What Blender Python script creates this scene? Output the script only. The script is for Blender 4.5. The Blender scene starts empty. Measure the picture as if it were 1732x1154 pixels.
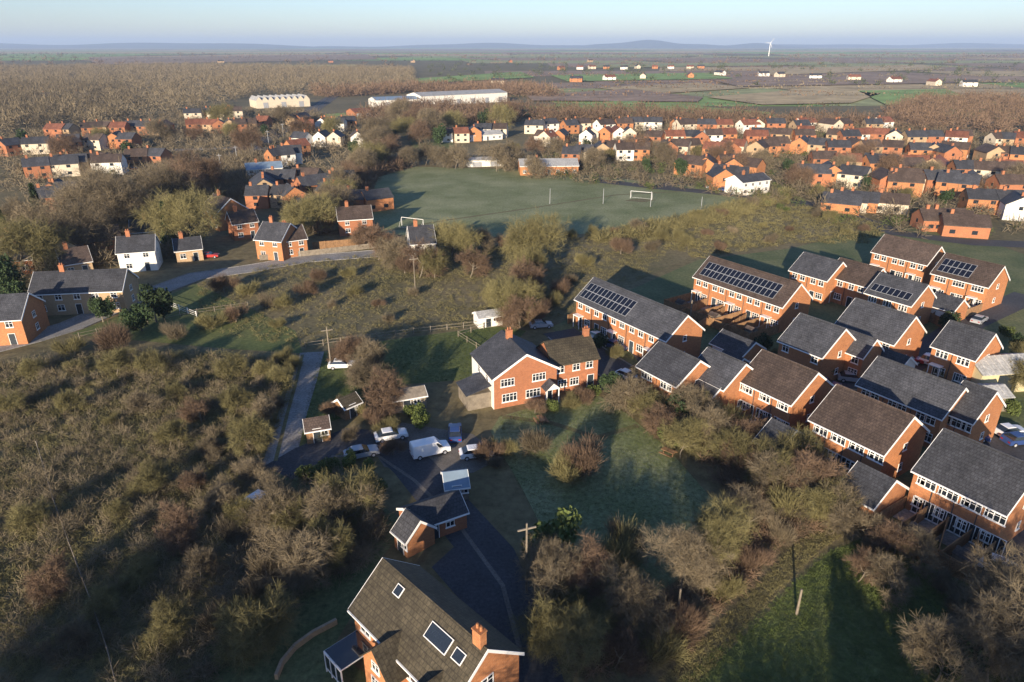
import bpy, math, random
import numpy as np
R=math.radians
S=bpy.context.scene; COL=S.collection
rng=np.random.default_rng(7); random.seed(7)

# ---------------------------------------------------------------- camera, sky, sun
H=48.0; PITCH=R(23.4); F=1155.0
cam=bpy.data.cameras.new('camera'); co=bpy.data.objects.new('camera',cam); COL.objects.link(co)
cam.sensor_width=36; cam.lens=36*F/1732; cam.clip_start=1; cam.clip_end=80000
co.location=(0,0,H); co.rotation_euler=(R(90)-PITCH,0,0); S.camera=co
SUN_EL=13.0; SUN_AZ=18.6          # degrees; light travels towards +Y, a little towards +X
w=bpy.data.worlds.new("World"); S.world=w; w.use_nodes=True
nt=w.node_tree; sky=nt.nodes.new('ShaderNodeTexSky'); sky.sky_type='NISHITA'; sky.sun_disc=False
sky.sun_elevation=R(SUN_EL); sky.sun_rotation=R(180+SUN_AZ); sky.altitude=100; sky.air_density=1.0; sky.dust_density=0.35; sky.ozone_density=3.2
nt.nodes['Background'].inputs[1].default_value=.095
tint=nt.nodes.new('ShaderNodeMix'); tint.data_type='RGBA'; tint.blend_type='MULTIPLY'; tint.inputs[0].default_value=1; tint.inputs[7].default_value=(.93,.94,1.12,1)
nt.links.new(sky.outputs[0],tint.inputs[6]); nt.links.new(tint.outputs[2],nt.nodes['Background'].inputs[0])
l=bpy.data.lights.new('sun','SUN'); l.energy=5.0; l.angle=R(.5); l.color=(1,.84,.64)
lo=bpy.data.objects.new('sun',l); COL.objects.link(lo); lo.rotation_euler=(R(90-SUN_EL),0,R(-SUN_AZ)); lo.location=(0,0,100)
S.view_settings.view_transform='Standard'; S.view_settings.look='None'; S.view_settings.gamma=1
S.view_settings.exposure=0.9

# survey points of the photograph -> places on the ground (or at height z)
def G(px,py,z=0.0):
    u=px-866.0; v=py-577.0
    Y=F*math.cos(PITCH)-v*math.sin(PITCH); Z=-F*math.sin(PITCH)-v*math.cos(PITCH)
    t=(z-H)/Z
    return (u*t,Y*t)

# ---------------------------------------------------------------- materials
def mat(name,col,rough=.8,var=.25,scale=1.0,col2=None,spec=.3,bump=0,objrand=0,scale2=None,emit=None):
    m=bpy.data.materials.new(name); m.use_nodes=True; n=m.node_tree; b=n.nodes['Principled BSDF']
    b.inputs['Roughness'].default_value=rough; b.inputs['Specular IOR Level'].default_value=spec
    tc=n.nodes.new('ShaderNodeTexCoord'); nz=n.nodes.new('ShaderNodeTexNoise')
    nz.inputs['Scale'].default_value=scale; nz.inputs['Detail'].default_value=6; nz.inputs['Roughness'].default_value=.65
    n.links.new(tc.outputs['Object'],nz.inputs['Vector'])
    cr=n.nodes.new('ShaderNodeValToRGB'); cr.color_ramp.elements[0].position=.32; cr.color_ramp.elements[1].position=.68
    c2=col2 if col2 else tuple(min(1,c*(1+var)) for c in col)
    c1=tuple(c*(1-var) for c in col) if not col2 else col
    cr.color_ramp.elements[0].color=(*c1,1); cr.color_ramp.elements[1].color=(*c2,1)
    n.links.new(nz.outputs[0],cr.inputs[0]); out=cr.outputs[0]
    if scale2:
        n2=n.nodes.new('ShaderNodeTexNoise'); n2.inputs['Scale'].default_value=scale2; n2.inputs['Detail'].default_value=9; n2.inputs['Roughness'].default_value=.75
        n.links.new(tc.outputs['Object'],n2.inputs['Vector'])
        mr=n.nodes.new('ShaderNodeMapRange'); mr.inputs[1].default_value=.3; mr.inputs[2].default_value=.7; mr.inputs[3].default_value=.5; mr.inputs[4].default_value=1.55
        n.links.new(n2.outputs[0],mr.inputs[0])
        mx=n.nodes.new('ShaderNodeMix'); mx.data_type='RGBA'; mx.blend_type='MULTIPLY'; mx.inputs[0].default_value=1
        n.links.new(out,mx.inputs[6]); n.links.new(mr.outputs[0],mx.inputs[7]); out=mx.outputs[2]
    if objrand:
        oi=n.nodes.new('ShaderNodeObjectInfo'); mr=n.nodes.new('ShaderNodeMapRange'); mr.inputs[3].default_value=1-objrand; mr.inputs[4].default_value=1+objrand
        n.links.new(oi.outputs['Random'],mr.inputs[0])
        mx=n.nodes.new('ShaderNodeMix'); mx.data_type='RGBA'; mx.blend_type='MULTIPLY'; mx.inputs[0].default_value=1
        n.links.new(out,mx.inputs[6]); n.links.new(mr.outputs[0],mx.inputs[7]); out=mx.outputs[2]
    n.links.new(out,b.inputs['Base Color'])
    if bump:
        bp=n.nodes.new('ShaderNodeBump'); bp.inputs['Strength'].default_value=1; bp.inputs['Distance'].default_value=bump
        n3=n.nodes.new('ShaderNodeTexNoise'); n3.inputs['Scale'].default_value=scale*3; n3.inputs['Detail'].default_value=4
        n.links.new(tc.outputs['Object'],n3.inputs['Vector']); n.links.new(n3.outputs[0],bp.inputs['Height']); n.links.new(bp.outputs[0],b.inputs['Normal'])
    return m
def brick(name,c1,c2,mortar):
    m=mat(name,c1,.9,.22,.35,objrand=.16,scale2=3); n=m.node_tree; b=n.nodes['Principled BSDF']
    tc=n.nodes['Texture Coordinate']; geo=n.nodes.new('ShaderNodeSeparateXYZ'); n.links.new(tc.outputs['Object'],geo.inputs[0])
    ad=n.nodes.new('ShaderNodeMath'); ad.operation='ADD'; n.links.new(geo.outputs[0],ad.inputs[0]); n.links.new(geo.outputs[1],ad.inputs[1])
    cb=n.nodes.new('ShaderNodeCombineXYZ'); n.links.new(ad.outputs[0],cb.inputs[0]); n.links.new(geo.outputs[2],cb.inputs[1])
    br=n.nodes.new('ShaderNodeTexBrick'); br.inputs['Scale'].default_value=1; br.inputs['Brick Width'].default_value=.45; br.inputs['Row Height'].default_value=.15
    br.inputs['Mortar Size'].default_value=.012; br.inputs['Color1'].default_value=(*c1,1); br.inputs['Color2'].default_value=(*c2,1); br.inputs['Mortar'].default_value=(*mortar,1)
    n.links.new(cb.outputs[0],br.inputs['Vector'])
    src=b.inputs['Base Color'].links[0].from_socket
    mx=n.nodes.new('ShaderNodeMix'); mx.data_type='RGBA'; mx.inputs[0].default_value=.6
    n.links.new(src,mx.inputs[6]); n.links.new(br.outputs[0],mx.inputs[7]); n.links.new(mx.outputs[2],b.inputs['Base Color'])
    return m
def tiles(name,c,row=.33,rough=.7,var=.3):
    m=mat(name,c,rough,var,.35,objrand=.18,scale2=2.5); n=m.node_tree; b=n.nodes['Principled BSDF']
    tc=n.nodes['Texture Coordinate']; br=n.nodes.new('ShaderNodeTexBrick'); br.inputs['Scale'].default_value=1
    br.inputs['Brick Width'].default_value=.35; br.inputs['Row Height'].default_value=row; br.inputs['Mortar Size'].default_value=.03
    sp=n.nodes.new('ShaderNodeSeparateXYZ'); n.links.new(tc.outputs['Object'],sp.inputs[0]); cb=n.nodes.new('ShaderNodeCombineXYZ')
    n.links.new(sp.outputs[0],cb.inputs[0]); n.links.new(sp.outputs[1],cb.inputs[1]); n.links.new(cb.outputs[0],br.inputs['Vector'])
    br.inputs['Color1'].default_value=(1.1,1.1,1.1,1); br.inputs['Color2'].default_value=(.8,.8,.8,1); br.inputs['Mortar'].default_value=(.45,.45,.45,1)
    src=b.inputs['Base Color'].links[0].from_socket
    mx=n.nodes.new('ShaderNodeMix'); mx.data_type='RGBA'; mx.blend_type='MULTIPLY'; mx.inputs[0].default_value=.8
    n.links.new(src,mx.inputs[6]); n.links.new(br.outputs[0],mx.inputs[7]); n.links.new(mx.outputs[2],b.inputs['Base Color'])
    return m
M=dict(
 brick=brick('orange_brick',(.44,.18,.07),(.31,.12,.05),(.36,.25,.17)),
 brick2=brick('red_brick',(.36,.135,.06),(.27,.10,.05),(.30,.22,.16)),
 buff=brick('buff_brick',(.42,.29,.17),(.34,.23,.13),(.36,.30,.22)),
 render=mat('white_render',(.72,.69,.62),.85,.06,.6),
 cream=mat('cream_render',(.58,.50,.38),.85,.08,.6),
 slate=tiles('slate_tiles',(.060,.062,.070)),
 darkt=tiles('dark_brown_tiles',(.085,.062,.050)),
 redt=tiles('red_clay_tiles',(.21,.085,.052)),
 moss=tiles('mossy_tiles',(.062,.052,.034)),
 fibre=mat('fibre_cement_sheet',(.34,.34,.33),.8,.2,.4,scale2=3),
 white=mat('white_paint',(.80,.79,.76),.5,.04,1),
 glass=mat('window_glass',(.020,.026,.034),.08,.1,1,spec=.9),
 door=mat('dark_door_paint',(.03,.04,.05),.5,.1,1,objrand=.5),
 pv=mat('solar_cell_glass',(.008,.010,.018),.22,.1,1,spec=.6),
 alu=mat('aluminium_edge',(.30,.31,.33),.4,.1,1),
 wood=mat('weathered_wood',(.26,.15,.075),.85,.3,1.5,objrand=.15,scale2=8),
 woodg=mat('grey_wood',(.20,.17,.13),.85,.3,1.5,objrand=.2),
 bark=mat('bark',(.16,.135,.10),.9,.3,3,objrand=.2),
 twig=mat('bare_twigs',(.155,.125,.080),.9,.35,.25,objrand=.25),
 twigo=mat('olive_twigs',(.170,.150,.065),.9,.35,.25,objrand=.22),
 twigr=mat('russet_twigs',(.150,.100,.065),.9,.3,.25,objrand=.2),
 leaf=mat('evergreen_leaves',(.030,.050,.018),.8,.4,.5,objrand=.25),
 leafy=mat('light_green_leaves',(.085,.110,.028),.8,.35,.5,objrand=.2),
 hedge=mat('hedge_leaves',(.055,.065,.028),.9,.4,.4,objrand=.25),
 carw=mat('white_car_paint',(.78,.78,.77),.3,.03,1,spec=.6),
 cars=mat('silver_car_paint',(.34,.35,.37),.3,.05,1,spec=.6),
 carr=mat('red_car_paint',(.42,.025,.02),.3,.05,1,spec=.6),
 carb=mat('blue_car_paint',(.03,.06,.18),.3,.05,1,spec=.6),
 cark=mat('dark_car_paint',(.02,.022,.026),.3,.05,1,spec=.6),
 tyre=mat('tyre_rubber',(.015,.015,.016),.8,.1,1), rim=mat('wheel_rim',(.4,.4,.42),.4,.1,1),
 lampr=mat('tail_lamp',(.3,.01,.01),.3,.1,1), steel=mat('galvanised_steel',(.32,.33,.34),.5,.1,1),
 metalblue=mat('blue_grey_sheet',(.20,.27,.34),.5,.15,.5),
 asphalt=mat('asphalt',(.06,.06,.065),.9,.2,.15,scale2=3,bump=.01),
 paving=mat('paving',(.24,.23,.215),.9,.2,.3,scale2=3),
 gravel=mat('gravel',(.15,.135,.115),.95,.25,.3,scale2=5),
 ballast=mat('ballast',(.09,.085,.08),.95,.3,.5,scale2=6),
)
# ---------------------------------------------------------------- mesh helpers
def link(o,parent=None,loc=None,rz=None,label=None,cat=None,group=None,kind=None):
    COL.objects.link(o)
    if parent is not None: o.parent=parent
    if loc is not None: o.location=loc
    if rz is not None: o.rotation_euler=(0,0,rz)
    if label: o['label']=label
    if cat: o['category']=cat
    if group: o['group']=group
    if kind: o['kind']=kind
    return o
def empty(name,loc,rz=0,**k):
    o=bpy.data.objects.new(name,None); o.empty_display_size=.5
    return link(o,None,loc,rz,**k)
class MB:
    def __init__(s): s.v=[]; s.f=[]
    def add(s,vs,fs):
        k=len(s.v); s.v+=[tuple(p) for p in vs]; s.f+=[tuple(i+k for i in f) for f in fs]; return s
    def box(s,x0,y0,z0,x1,y1,z1):
        return s.add([(x0,y0,z0),(x1,y0,z0),(x1,y1,z0),(x0,y1,z0),(x0,y0,z1),(x1,y0,z1),(x1,y1,z1),(x0,y1,z1)],
          [(0,3,2,1),(4,5,6,7),(0,1,5,4),(1,2,6,5),(2,3,7,6),(3,0,4,7)])
    def tube(s,p,q,r0,r1,n=5):
        p=np.array(p,float);q=np.array(q,float);d=q-p;d/=np.linalg.norm(d)+1e-9
        a=np.cross(d,(0,0,1.) if abs(d[2])<.9 else (1.,0,0));a/=np.linalg.norm(a);b=np.cross(d,a)
        vs=[tuple(p+(a*math.cos(t)+b*math.sin(t))*r0) for t in np.linspace(0,2*math.pi,n,endpoint=False)]
        vs+=[tuple(q+(a*math.cos(t)+b*math.sin(t))*r1) for t in np.linspace(0,2*math.pi,n,endpoint=False)]
        return s.add(vs,[(i,(i+1)%n,n+(i+1)%n,n+i) for i in range(n)]+[tuple(range(n-1,-1,-1)),tuple(range(n,2*n))])
    def mesh(s,name,m,smooth=False):
        me=bpy.data.meshes.new(name); me.from_pydata(s.v,[],s.f); me.materials.append(m)
        if smooth: me.polygons.foreach_set('use_smooth',[True]*len(me.polygons))
        me.update(); return me
    def build(s,name,m,parent=None,**k):
        return link(bpy.data.objects.new(name,s.mesh(name,m)),parent,**k)
def quads_mesh(name,V,m):
    """V: (n,4,3) array of quads"""
    n=len(V); me=bpy.data.meshes.new(name)
    me.vertices.add(4*n); me.vertices.foreach_set('co',V.astype(np.float32).ravel())
    me.loops.add(4*n); me.loops.foreach_set('vertex_index',np.arange(4*n,dtype=np.int32))
    me.polygons.add(n); me.polygons.foreach_set('loop_start',np.arange(0,4*n,4,dtype=np.int32))
    try: me.polygons.foreach_set('loop_total',np.full(n,4,dtype=np.int32))
    except Exception: pass
    me.materials.append(m); me.update(calc_edges=True); return me
def ribbons(P,Q,wd,rg):
    d=Q-P; r=rg.normal(size=P.shape); a=np.cross(d,r); a/=np.linalg.norm(a,axis=1,keepdims=True)+1e-9
    a*=np.asarray(wd).reshape(-1,1)/2
    return np.stack([P-a,P+a,Q+a*.5,Q-a*.5],axis=1)
def leaves(C,sz,rg):
    n=len(C); a=rg.normal(size=(n,3)); a/=np.linalg.norm(a,axis=1,keepdims=True); b=np.cross(a,rg.normal(size=(n,3))); b/=np.linalg.norm(b,axis=1,keepdims=True)
    s=(sz*(0.6+.8*rg.random(n))).reshape(-1,1); a=a*s; b=b*s*.6
    return np.stack([C-a-b*.3,C+b,C+a+b*.2,C-b],axis=1)

# ---------------------------------------------------------------- ground and land
def noise1(x,k): return math.sin(x*1.3+k)*.5+math.sin(x*.61+2*k)*.3+math.sin(x*2.9+k*3)*.2
def sheet(name,pts,m,z,px=True,sub=True,**k):
    P=[G(*p) if px else p for p in pts]
    me=bpy.data.meshes.new(name); me.from_pydata([(x,y,z) for x,y in P],[],[tuple(range(len(P)))]); me.materials.append(m)
    return link(bpy.data.objects.new(name,me),kind='structure')
def strip(name,pts,width,m,z,kind='structure',**k):
    P=[np.array(G(*p)) for p in pts]; L=[];Rr=[]
    for i,p in enumerate(P):
        d=(P[min(i+1,len(P)-1)]-P[max(i-1,0)]); d/=np.linalg.norm(d)+1e-9; nn=np.array((-d[1],d[0]))
        L.append(p+nn*width/2); Rr.append(p-nn*width/2)
    v=[(*p,z) for p in L]+[(*p,z) for p in Rr]; n=len(P)
    me=bpy.data.meshes.new(name); me.from_pydata(v,[],[(i,n+i,n+i+1,i+1) for i in range(n-1)]); me.materials.append(m)
    return link(bpy.data.objects.new(name,me),kind=kind,**k)
gm=mat('rough_grass',(.105,.090,.042),.95,.3,.02,col2=(.18,.145,.075),scale2=.6,bump=.12)
g_rough=mat('tussock_grass',(.100,.092,.042),.95,.3,.05,col2=(.20,.16,.085),scale2=1.2,bump=.15)
g_green=mat('green_grass',(.065,.095,.028),.95,.3,.05,col2=(.15,.155,.055),scale2=1.6,bump=.06)
g_frost=mat('frosty_grass',(.12,.145,.055),.95,.3,.06,col2=(.25,.26,.14),scale2=1.6,bump=.05)
g_lawn=mat('lawn',(.070,.095,.036),.95,.3,.1,col2=(.15,.155,.07),scale2=1.8,bump=.1)
g_straw=mat('straw_verge',(.13,.105,.055),.95,.3,.15,col2=(.20,.16,.09),scale2=2,bump=.06)
f_br=mat('ploughed_field',(.27,.19,.13),.95,.15,.004,scale2=.03)
f_tan=mat('stubble_field',(.42,.32,.17),.95,.12,.004,scale2=.03)
f_gr=mat('crop_field',(.22,.32,.09),.95,.15,.004,scale2=.03)
f_ol=mat('pasture_field',(.29,.30,.13),.95,.15,.004,scale2=.03)
# base sheet, graded grid
def base():
    ys=np.concatenate([np.linspace(-150,400,23),np.geomspace(450,26000,34)]); xs=np.concatenate([-np.geomspace(20000,300,24),np.linspace(-250,250,9),np.geomspace(300,20000,24)])
    v=[];f=[]
    for y in ys:
        for x in xs:
            v.append((x,y,0.0))
    n=len(xs)
    for j in range(len(ys)-1):
        for i in range(n-1): f.append((j*n+i,j*n+i+1,(j+1)*n+i+1,(j+1)*n+i))
    me=bpy.data.meshes.new('ground'); me.from_pydata(v,[],f); me.materials.append(gm)
    link(bpy.data.objects.new('ground',me),kind='structure')
base()
# near land
sheet('meadow',[(300,560),(330,470),(460,445),(640,425),(760,425),(1000,395),(1150,395),(1180,430),(1090,470),(960,540),(860,545),(600,580),(520,590)],g_rough,.010)
sheet('playing_field',[(619,357),(640,300),(700,282),(880,287),(1010,298),(1200,318),(1330,325),(1256,352),(1130,380),(1045,392),(925,400),(740,402),(650,395)],g_frost,.012)
sheet('meadow',[(1045,394),(1130,382),(1256,354),(1380,345),(1500,380),(1470,415),(1330,412),(1180,440),(1155,428),(1150,396)],g_rough,.0105)
sheet('scrub_land',[(-260,1400),(-330,620),(0,600),(200,575),(500,600),(512,640),(455,800),(420,840),(380,1000),(330,1154),(310,1400)],g_rough,.010)
sheet('paddock',[(540,598),(606,582),(836,552),(890,560),(860,590),(820,640),(690,650),(640,640),(600,700),(540,720),(500,770),(500,740),(528,640)],g_green,.014)
sheet('verge',[(120,565),(250,515),(330,480),(420,520),(500,560),(512,598),(380,590),(200,573)],g_green,.012)
sheet('lawn',[(845,705),(930,680),(1010,668),(1060,700),(1130,760),(1210,850),(1180,960),(1100,1010),(1000,1000),(920,900),(880,820),(850,770),(830,730)],g_frost,.016)
sheet('orchard_grass',[(430,850),(440,800),(560,775),(640,850),(690,890),(640,950),(560,1020),(520,1080),(440,1154),(330,1154),(380,1000)],g_lawn,.012)
sheet('garden_lawn',[(440,1154),(520,1080),(600,960),(650,950),(560,1100),(640,1154),(650,1300),(400,1300)],g_lawn,.016)
sheet('arable_field',[(1180,1154),(1400,935),(1480,900),(1640,970),(1732,1050),(1900,1200),(1900,1400),(1100,1400)],g_green,.012)
sheet('wood_floor',[(900,1000),(1000,1010),(1200,960),(1240,840),(1120,760),(1130,700),(1240,740),(1420,860),(1480,900),(1400,935),(1180,1154),(1100,1400),(880,1400),(880,1100)],g_rough,.011)
sheet('estate_ground',[(930,555),(1000,520),(1180,440),(1340,420),(1480,385),(1600,385),(1732,430),(1900,480),(1980,900),(1732,1010),(1640,960),(1500,885),(1420,845),(1250,740),(1130,680),(1010,600)],g_lawn,.013)
worn=mat('worn_turf',(.13,.10,.055),.95,.3,.3,col2=(.16,.16,.07),scale2=2)
for gx,gy in ((1084,339),(698,387)):
    cx,cy=G(gx,gy); me=bpy.data.meshes.new('worn_goalmouth'); rr=[(cx+math.cos(t)*(4.5+noise1(t*3,1)*1.2),cy+math.sin(t)*(2.6+noise1(t*4,2)*.7),.018) for t in np.linspace(0,2*math.pi,28,endpoint=False)]
    me.from_pydata(rr,[],[tuple(range(28))]); me.materials.append(worn); link(bpy.data.objects.new('worn_goalmouth',me),kind='structure')
strip('worn_path',[(640,392),(760,372),(900,352),(1040,330),(1190,322)],1.2,worn,.019)
strip('worn_path',[(850,705),(930,715),(1010,740),(1080,720)],1.0,worn,.022)
strip('tyre_track',[(512,600),(500,650),(486,700),(466,780)],.5,worn,.030)
strip('tyre_track',[(560,772),(640,772),(700,812),(770,880),(850,990),(880,1100)],.45,M['gravel'],.034)
strip('estate_road',[(945,560),(1000,600),(1060,640),(1110,640),(1165,620),(1230,610),(1330,620),(1400,640),(1500,650),(1600,720),(1732,760),(1800,790)],6.5,M['asphalt'],.022)
strip('estate_street',[(1130,640),(1060,560),(1010,535)],5,M['asphalt'],.026)
strip('estate_lane',[(1480,645),(1560,600),(1640,545),(1740,500)],5.5,M['asphalt'],.026)
def kerb(pts,width):
    P=[np.array(G(*p)) for p in pts]; mb=MB()
    for sg in (-1,1):
        q=[]
        for i,p in enumerate(P):
            d=(P[min(i+1,len(P)-1)]-P[max(i-1,0)]); d/=np.linalg.norm(d)+1e-9; q.append(p+np.array((-d[1],d[0]))*sg*(width/2+.1))
        for i in range(len(q)-1):
            u=q[i+1]-q[i]; u/=np.linalg.norm(u); n_=np.array((-u[1],u[0]))*.11
            mb.add([(*(q[i]-n_),0),(*(q[i+1]-n_),0),(*(q[i+1]+n_),0),(*(q[i]+n_),0),(*(q[i]-n_),.13),(*(q[i+1]-n_),.13),(*(q[i+1]+n_),.13),(*(q[i]+n_),.13)],[(4,5,6,7),(0,1,5,4),(2,3,7,6),(1,2,6,5),(3,0,4,7)])
    mb.build('kerb',M['paving'],kind='structure')
kerb([(1240,610),(1330,620),(1400,640),(1470,647)],6.5); kerb([(1520,660),(1600,720),(1732,760),(1800,790)],6.5); kerb([(955,566),(1000,600),(1050,633)],6.5)
kerb([(-60,600),(60,570),(120,552),(235,503),(330,468),(420,455),(520,438),(650,428)],6.0)
sheet('parking_court',[(1150,600),(1210,590),(1320,600),(1330,640),(1270,640),(1230,640),(1170,640)],M['asphalt'],.030)
sheet('estate_yard',[(1600,930),(1732,860),(1900,900),(1900,1150),(1732,1040),(1650,985)],M['asphalt'],.024)
strip('farm_lane',[(528,596),(512,650),(495,700),(470,790)],4.0,M['paving'],.024)
strip('drive',[(470,800),(520,770),(590,740),(650,745),(700,790),(760,860),(830,940),(870,1040),(900,1154),(930,1300)],5.2,M['asphalt'],.026)
sheet('forecourt',[(620,745),(680,715),(800,735),(850,775),(800,800),(700,800),(650,790)],M['gravel'],.022)
sheet('yard',[(790,905),(830,900),(870,960),(930,1154),(1000,1400),(860,1400),(835,1140),(800,1040),(730,960)],M['asphalt'],.029)
strip('concrete_road',[(-60,600),(60,570),(120,552),(235,503),(330,468),(420,455),(520,438),(650,428)],6.0,M['paving'],.024)
strip('footpath',[(1100,1180),(1143,1136),(1250,1030),(1345,930),(1400,885),(1440,868)],2.6,g_straw,.022)
strip('headland',[(1060,1154),(1180,1110),(1290,1010),(1380,925),(1450,880)],1.6,g_straw,.020)
strip('town_road',[(260,256),(350,252),(430,250),(520,262)],8,M['paving'],.08)
strip('village_street',[(1000,305),(1120,318),(1250,330),(1380,345),(1520,395),(1640,410),(1760,415)],7,M['asphalt'],.05)
strip('village_lane',[(1120,318),(1230,270),(1420,250),(1700,262)],6,M['asphalt'],.06)
strip('railway_bed',[(120,420),(230,360),(310,312),(423,250),(500,205),(560,165),(590,140)],13,M['ballast'],.06)
for off in (-2.6,-1.1,1.1,2.6):
    P=[np.array(G(*p)) for p in [(120,420),(230,360),(310,312),(423,250),(500,205),(560,165),(590,140)]]; mb=MB()
    for i in range(len(P)-1):
        d=P[i+1]-P[i]; d/=np.linalg.norm(d); nn=np.array((-d[1],d[0]))*off
        mb.tube((*(P[i]+nn),.18),(*(P[i+1]+nn),.18),.06,.06,4)
    mb.build('rail',M['steel'],kind='structure')
# patchwork of far fields, in world metres, built row by row between hedges
def patchwork():
    rg=np.random.default_rng(3); y=430.0; z=.10; hed=[]
    mats=[f_br,f_ol,f_gr,f_tan,f_br,f_ol,f_tan,f_gr,f_br]
    while y<15000:
        dy=y*.16*(.7+.7*rg.random())+30
        x=-y*.95
        while x<y*.95:
            if rg.random()<.12: x+=y*.1; continue
            dx=y*(.16+.3*rg.random())+60
            skip = x+dx*.5<y*.02 and y<2300
            if not skip and not (y<620 and x<330):
                sk=rg.normal()*dx*.08; m=mats[rg.integers(len(mats))]
                c=[(x,y),(x+dx,y+sk*.3),(x+dx+sk,y+dy),(x+sk,y+dy)]
                me=bpy.data.meshes.new('field'); me.from_pydata([(a,b,z) for a,b in c],[],[(0,1,2,3)]); me.materials.append(m)
                link(bpy.data.objects.new('field',me),kind='structure')
                hed.append((c[0],c[1],y)); hed.append((c[0],c[3],y))
                z+=.004
            x+=dx
        y+=dy
    return hed
HED=patchwork()
sheet('field',[(1560,182),(1732,190),(1740,205),(1600,200)],f_gr,1.0)
sheet('field',[(1000,110),(1400,105),(1420,110),(1010,116)],f_ol,1.2)
sheet('field',[(380,112),(600,110),(610,116),(390,118)],f_ol,1.2)
sheet('field',[(870,183),(1060,172),(1300,192),(1330,208),(1080,201),(880,197)],f_gr,1.0)
sheet('field',[(690,135),(880,122),(905,132),(700,143)],f_gr,1.0)
sheet('field',[(1010,150),(1180,141),(1270,150),(1100,161)],f_tan,1.0)
sheet('field',[(1195,166),(1390,150),(1490,160),(1440,176),(1290,179)],f_tan,1.0)
sheet('field',[(1450,155),(1600,152),(1650,172),(1500,180)],f_gr,1.0)
sheet('field',[(890,163),(1060,152),(1190,166),(1180,174),(900,172)],f_br,1.01)
sheet('field',[(1280,118),(1560,110),(1600,118),(1300,128)],f_tan,1.0)
sheet('field',[(1200,136),(1640,128),(1700,140),(1250,148)],f_br,1.02)
sheet('field',[(150,98),(620,92),(640,101),(160,110)],f_br,1.0)
sheet('field',[(930,128),(1200,124),(1240,134),(960,139)],f_gr,1.0)
sheet('field',[(550,196),(650,188),(655,196),(560,204)],f_gr,1.0)
sheet('field',[(690,222),(755,214),(770,255),(700,262)],g_green,.3)
# far hills: ridges with real width
def hills():
    m=mat('hill_grass',(.07,.075,.05),.95,.2,.0006)
    rid=[(15500,-14000,-2500,150,0),(17500,-5000,3200,120,1),(16500,1200,6200,190,2),(19000,4500,15000,130,3)]
    for y0,x0,x1,hh,s in rid:
        n=60; rows=[]; v=[];f=[]
        for j,(dy,k) in enumerate([(-1800,0),(-900,.45),(0,1),(900,.6),(1900,0)]):
            for i in range(n+1):
                t=i/n; x=x0+(x1-x0)*t; e=math.sin(math.pi*t)**.5
                h=hh*k*e*(.62+.38*noise1(t*9,s*1.7+j*.1)); v.append((x,y0+dy,h-2))
        for j in range(4):
            for i in range(n): f.append((j*(n+1)+i,j*(n+1)+i+1,(j+1)*(n+1)+i+1,(j+1)*(n+1)+i))
        me=bpy.data.meshes.new('hill'); me.from_pydata(v,[],f); me.materials.append(m)
        me.polygons.foreach_set('use_smooth',[True]*len(f)); link(bpy.data.objects.new('hill',me),kind='structure')
hills()

# ---------------------------------------------------------------- windows, doors (shared meshes)
_wc={}
def win_meshes(wd,hd,nm):
    k=(wd,hd,nm)
    if k in _wc: return _wc[k]
    a=MB(); t=.07; y0,y1=-.07,-.004
    a.box(0,y0,0,wd,y1,t); a.box(0,y0,hd-t,wd,y1,hd); a.box(0,y0,t,t,y1,hd-t); a.box(wd-t,y0,t,wd,y1,hd-t)
    for i in range(1,nm+1):
        x=wd*i/(nm+1); a.box(x-.035,y0+.005,t,x+.035,y1,hd-t)
    if hd<1.7: a.box(t,y0+.01,hd*.62,wd-t,y1,hd*.62+.05)
    a.box(-.08,-.13,-.09,wd+.08,-.003,-.002)
    p=MB().box(t-.01,-.035,t-.01,wd-t+.01,-.006,hd-t+.01)
    _wc[k]=(a.mesh('window',M['white']),p.mesh('pane',M['glass'])); return _wc[k]
def window(par,x,z,wd=1.2,hd=1.15,nm=1,face=0,y=0.0,L=0,D=0,label=None):
    """face 0: front wall (y=y), 1: gable at x=0, 2: gable at x=L, 3: back"""
    fm,pm=win_meshes(wd,hd,nm)
    o=bpy.data.objects.new('window',fm)
    if face==0: loc,rz=(x,y,z),0
    elif face==1: loc,rz=(L,x,z),-math.pi/2
    elif face==2: loc,rz=(L,x,z),math.pi/2
    link(o,par,loc,rz); link(bpy.data.objects.new('pane',pm),o)
    return o
_dm={}
def door(par,x,wd=1.0,hd=2.1,y=0.0,m=None,name='door'):
    m=m or M['door']; k=(wd,hd,m.name)
    if k not in _dm:
        _dm[k]=(MB().box(0,-.05,.06,wd,-.004,hd).mesh('door',m), MB().box(-.07,-.08,.05,0,-.003,hd+.07).box(wd,-.08,.05,wd+.07,-.003,hd+.07).box(0,-.08,hd,wd,-.003,hd+.07).mesh('door_frame',M['white']),
                MB().box(wd-.16,-.09,1.0,wd-.1,-.051,1.12).mesh('handle',M['steel']))
    d=bpy.data.objects.new(name,_dm[k][0]); link(d,par,(x,y,0)); link(bpy.data.objects.new('door_frame',_dm[k][1]),d); link(bpy.data.objects.new('handle',_dm[k][2]),d)
    return d
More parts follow.
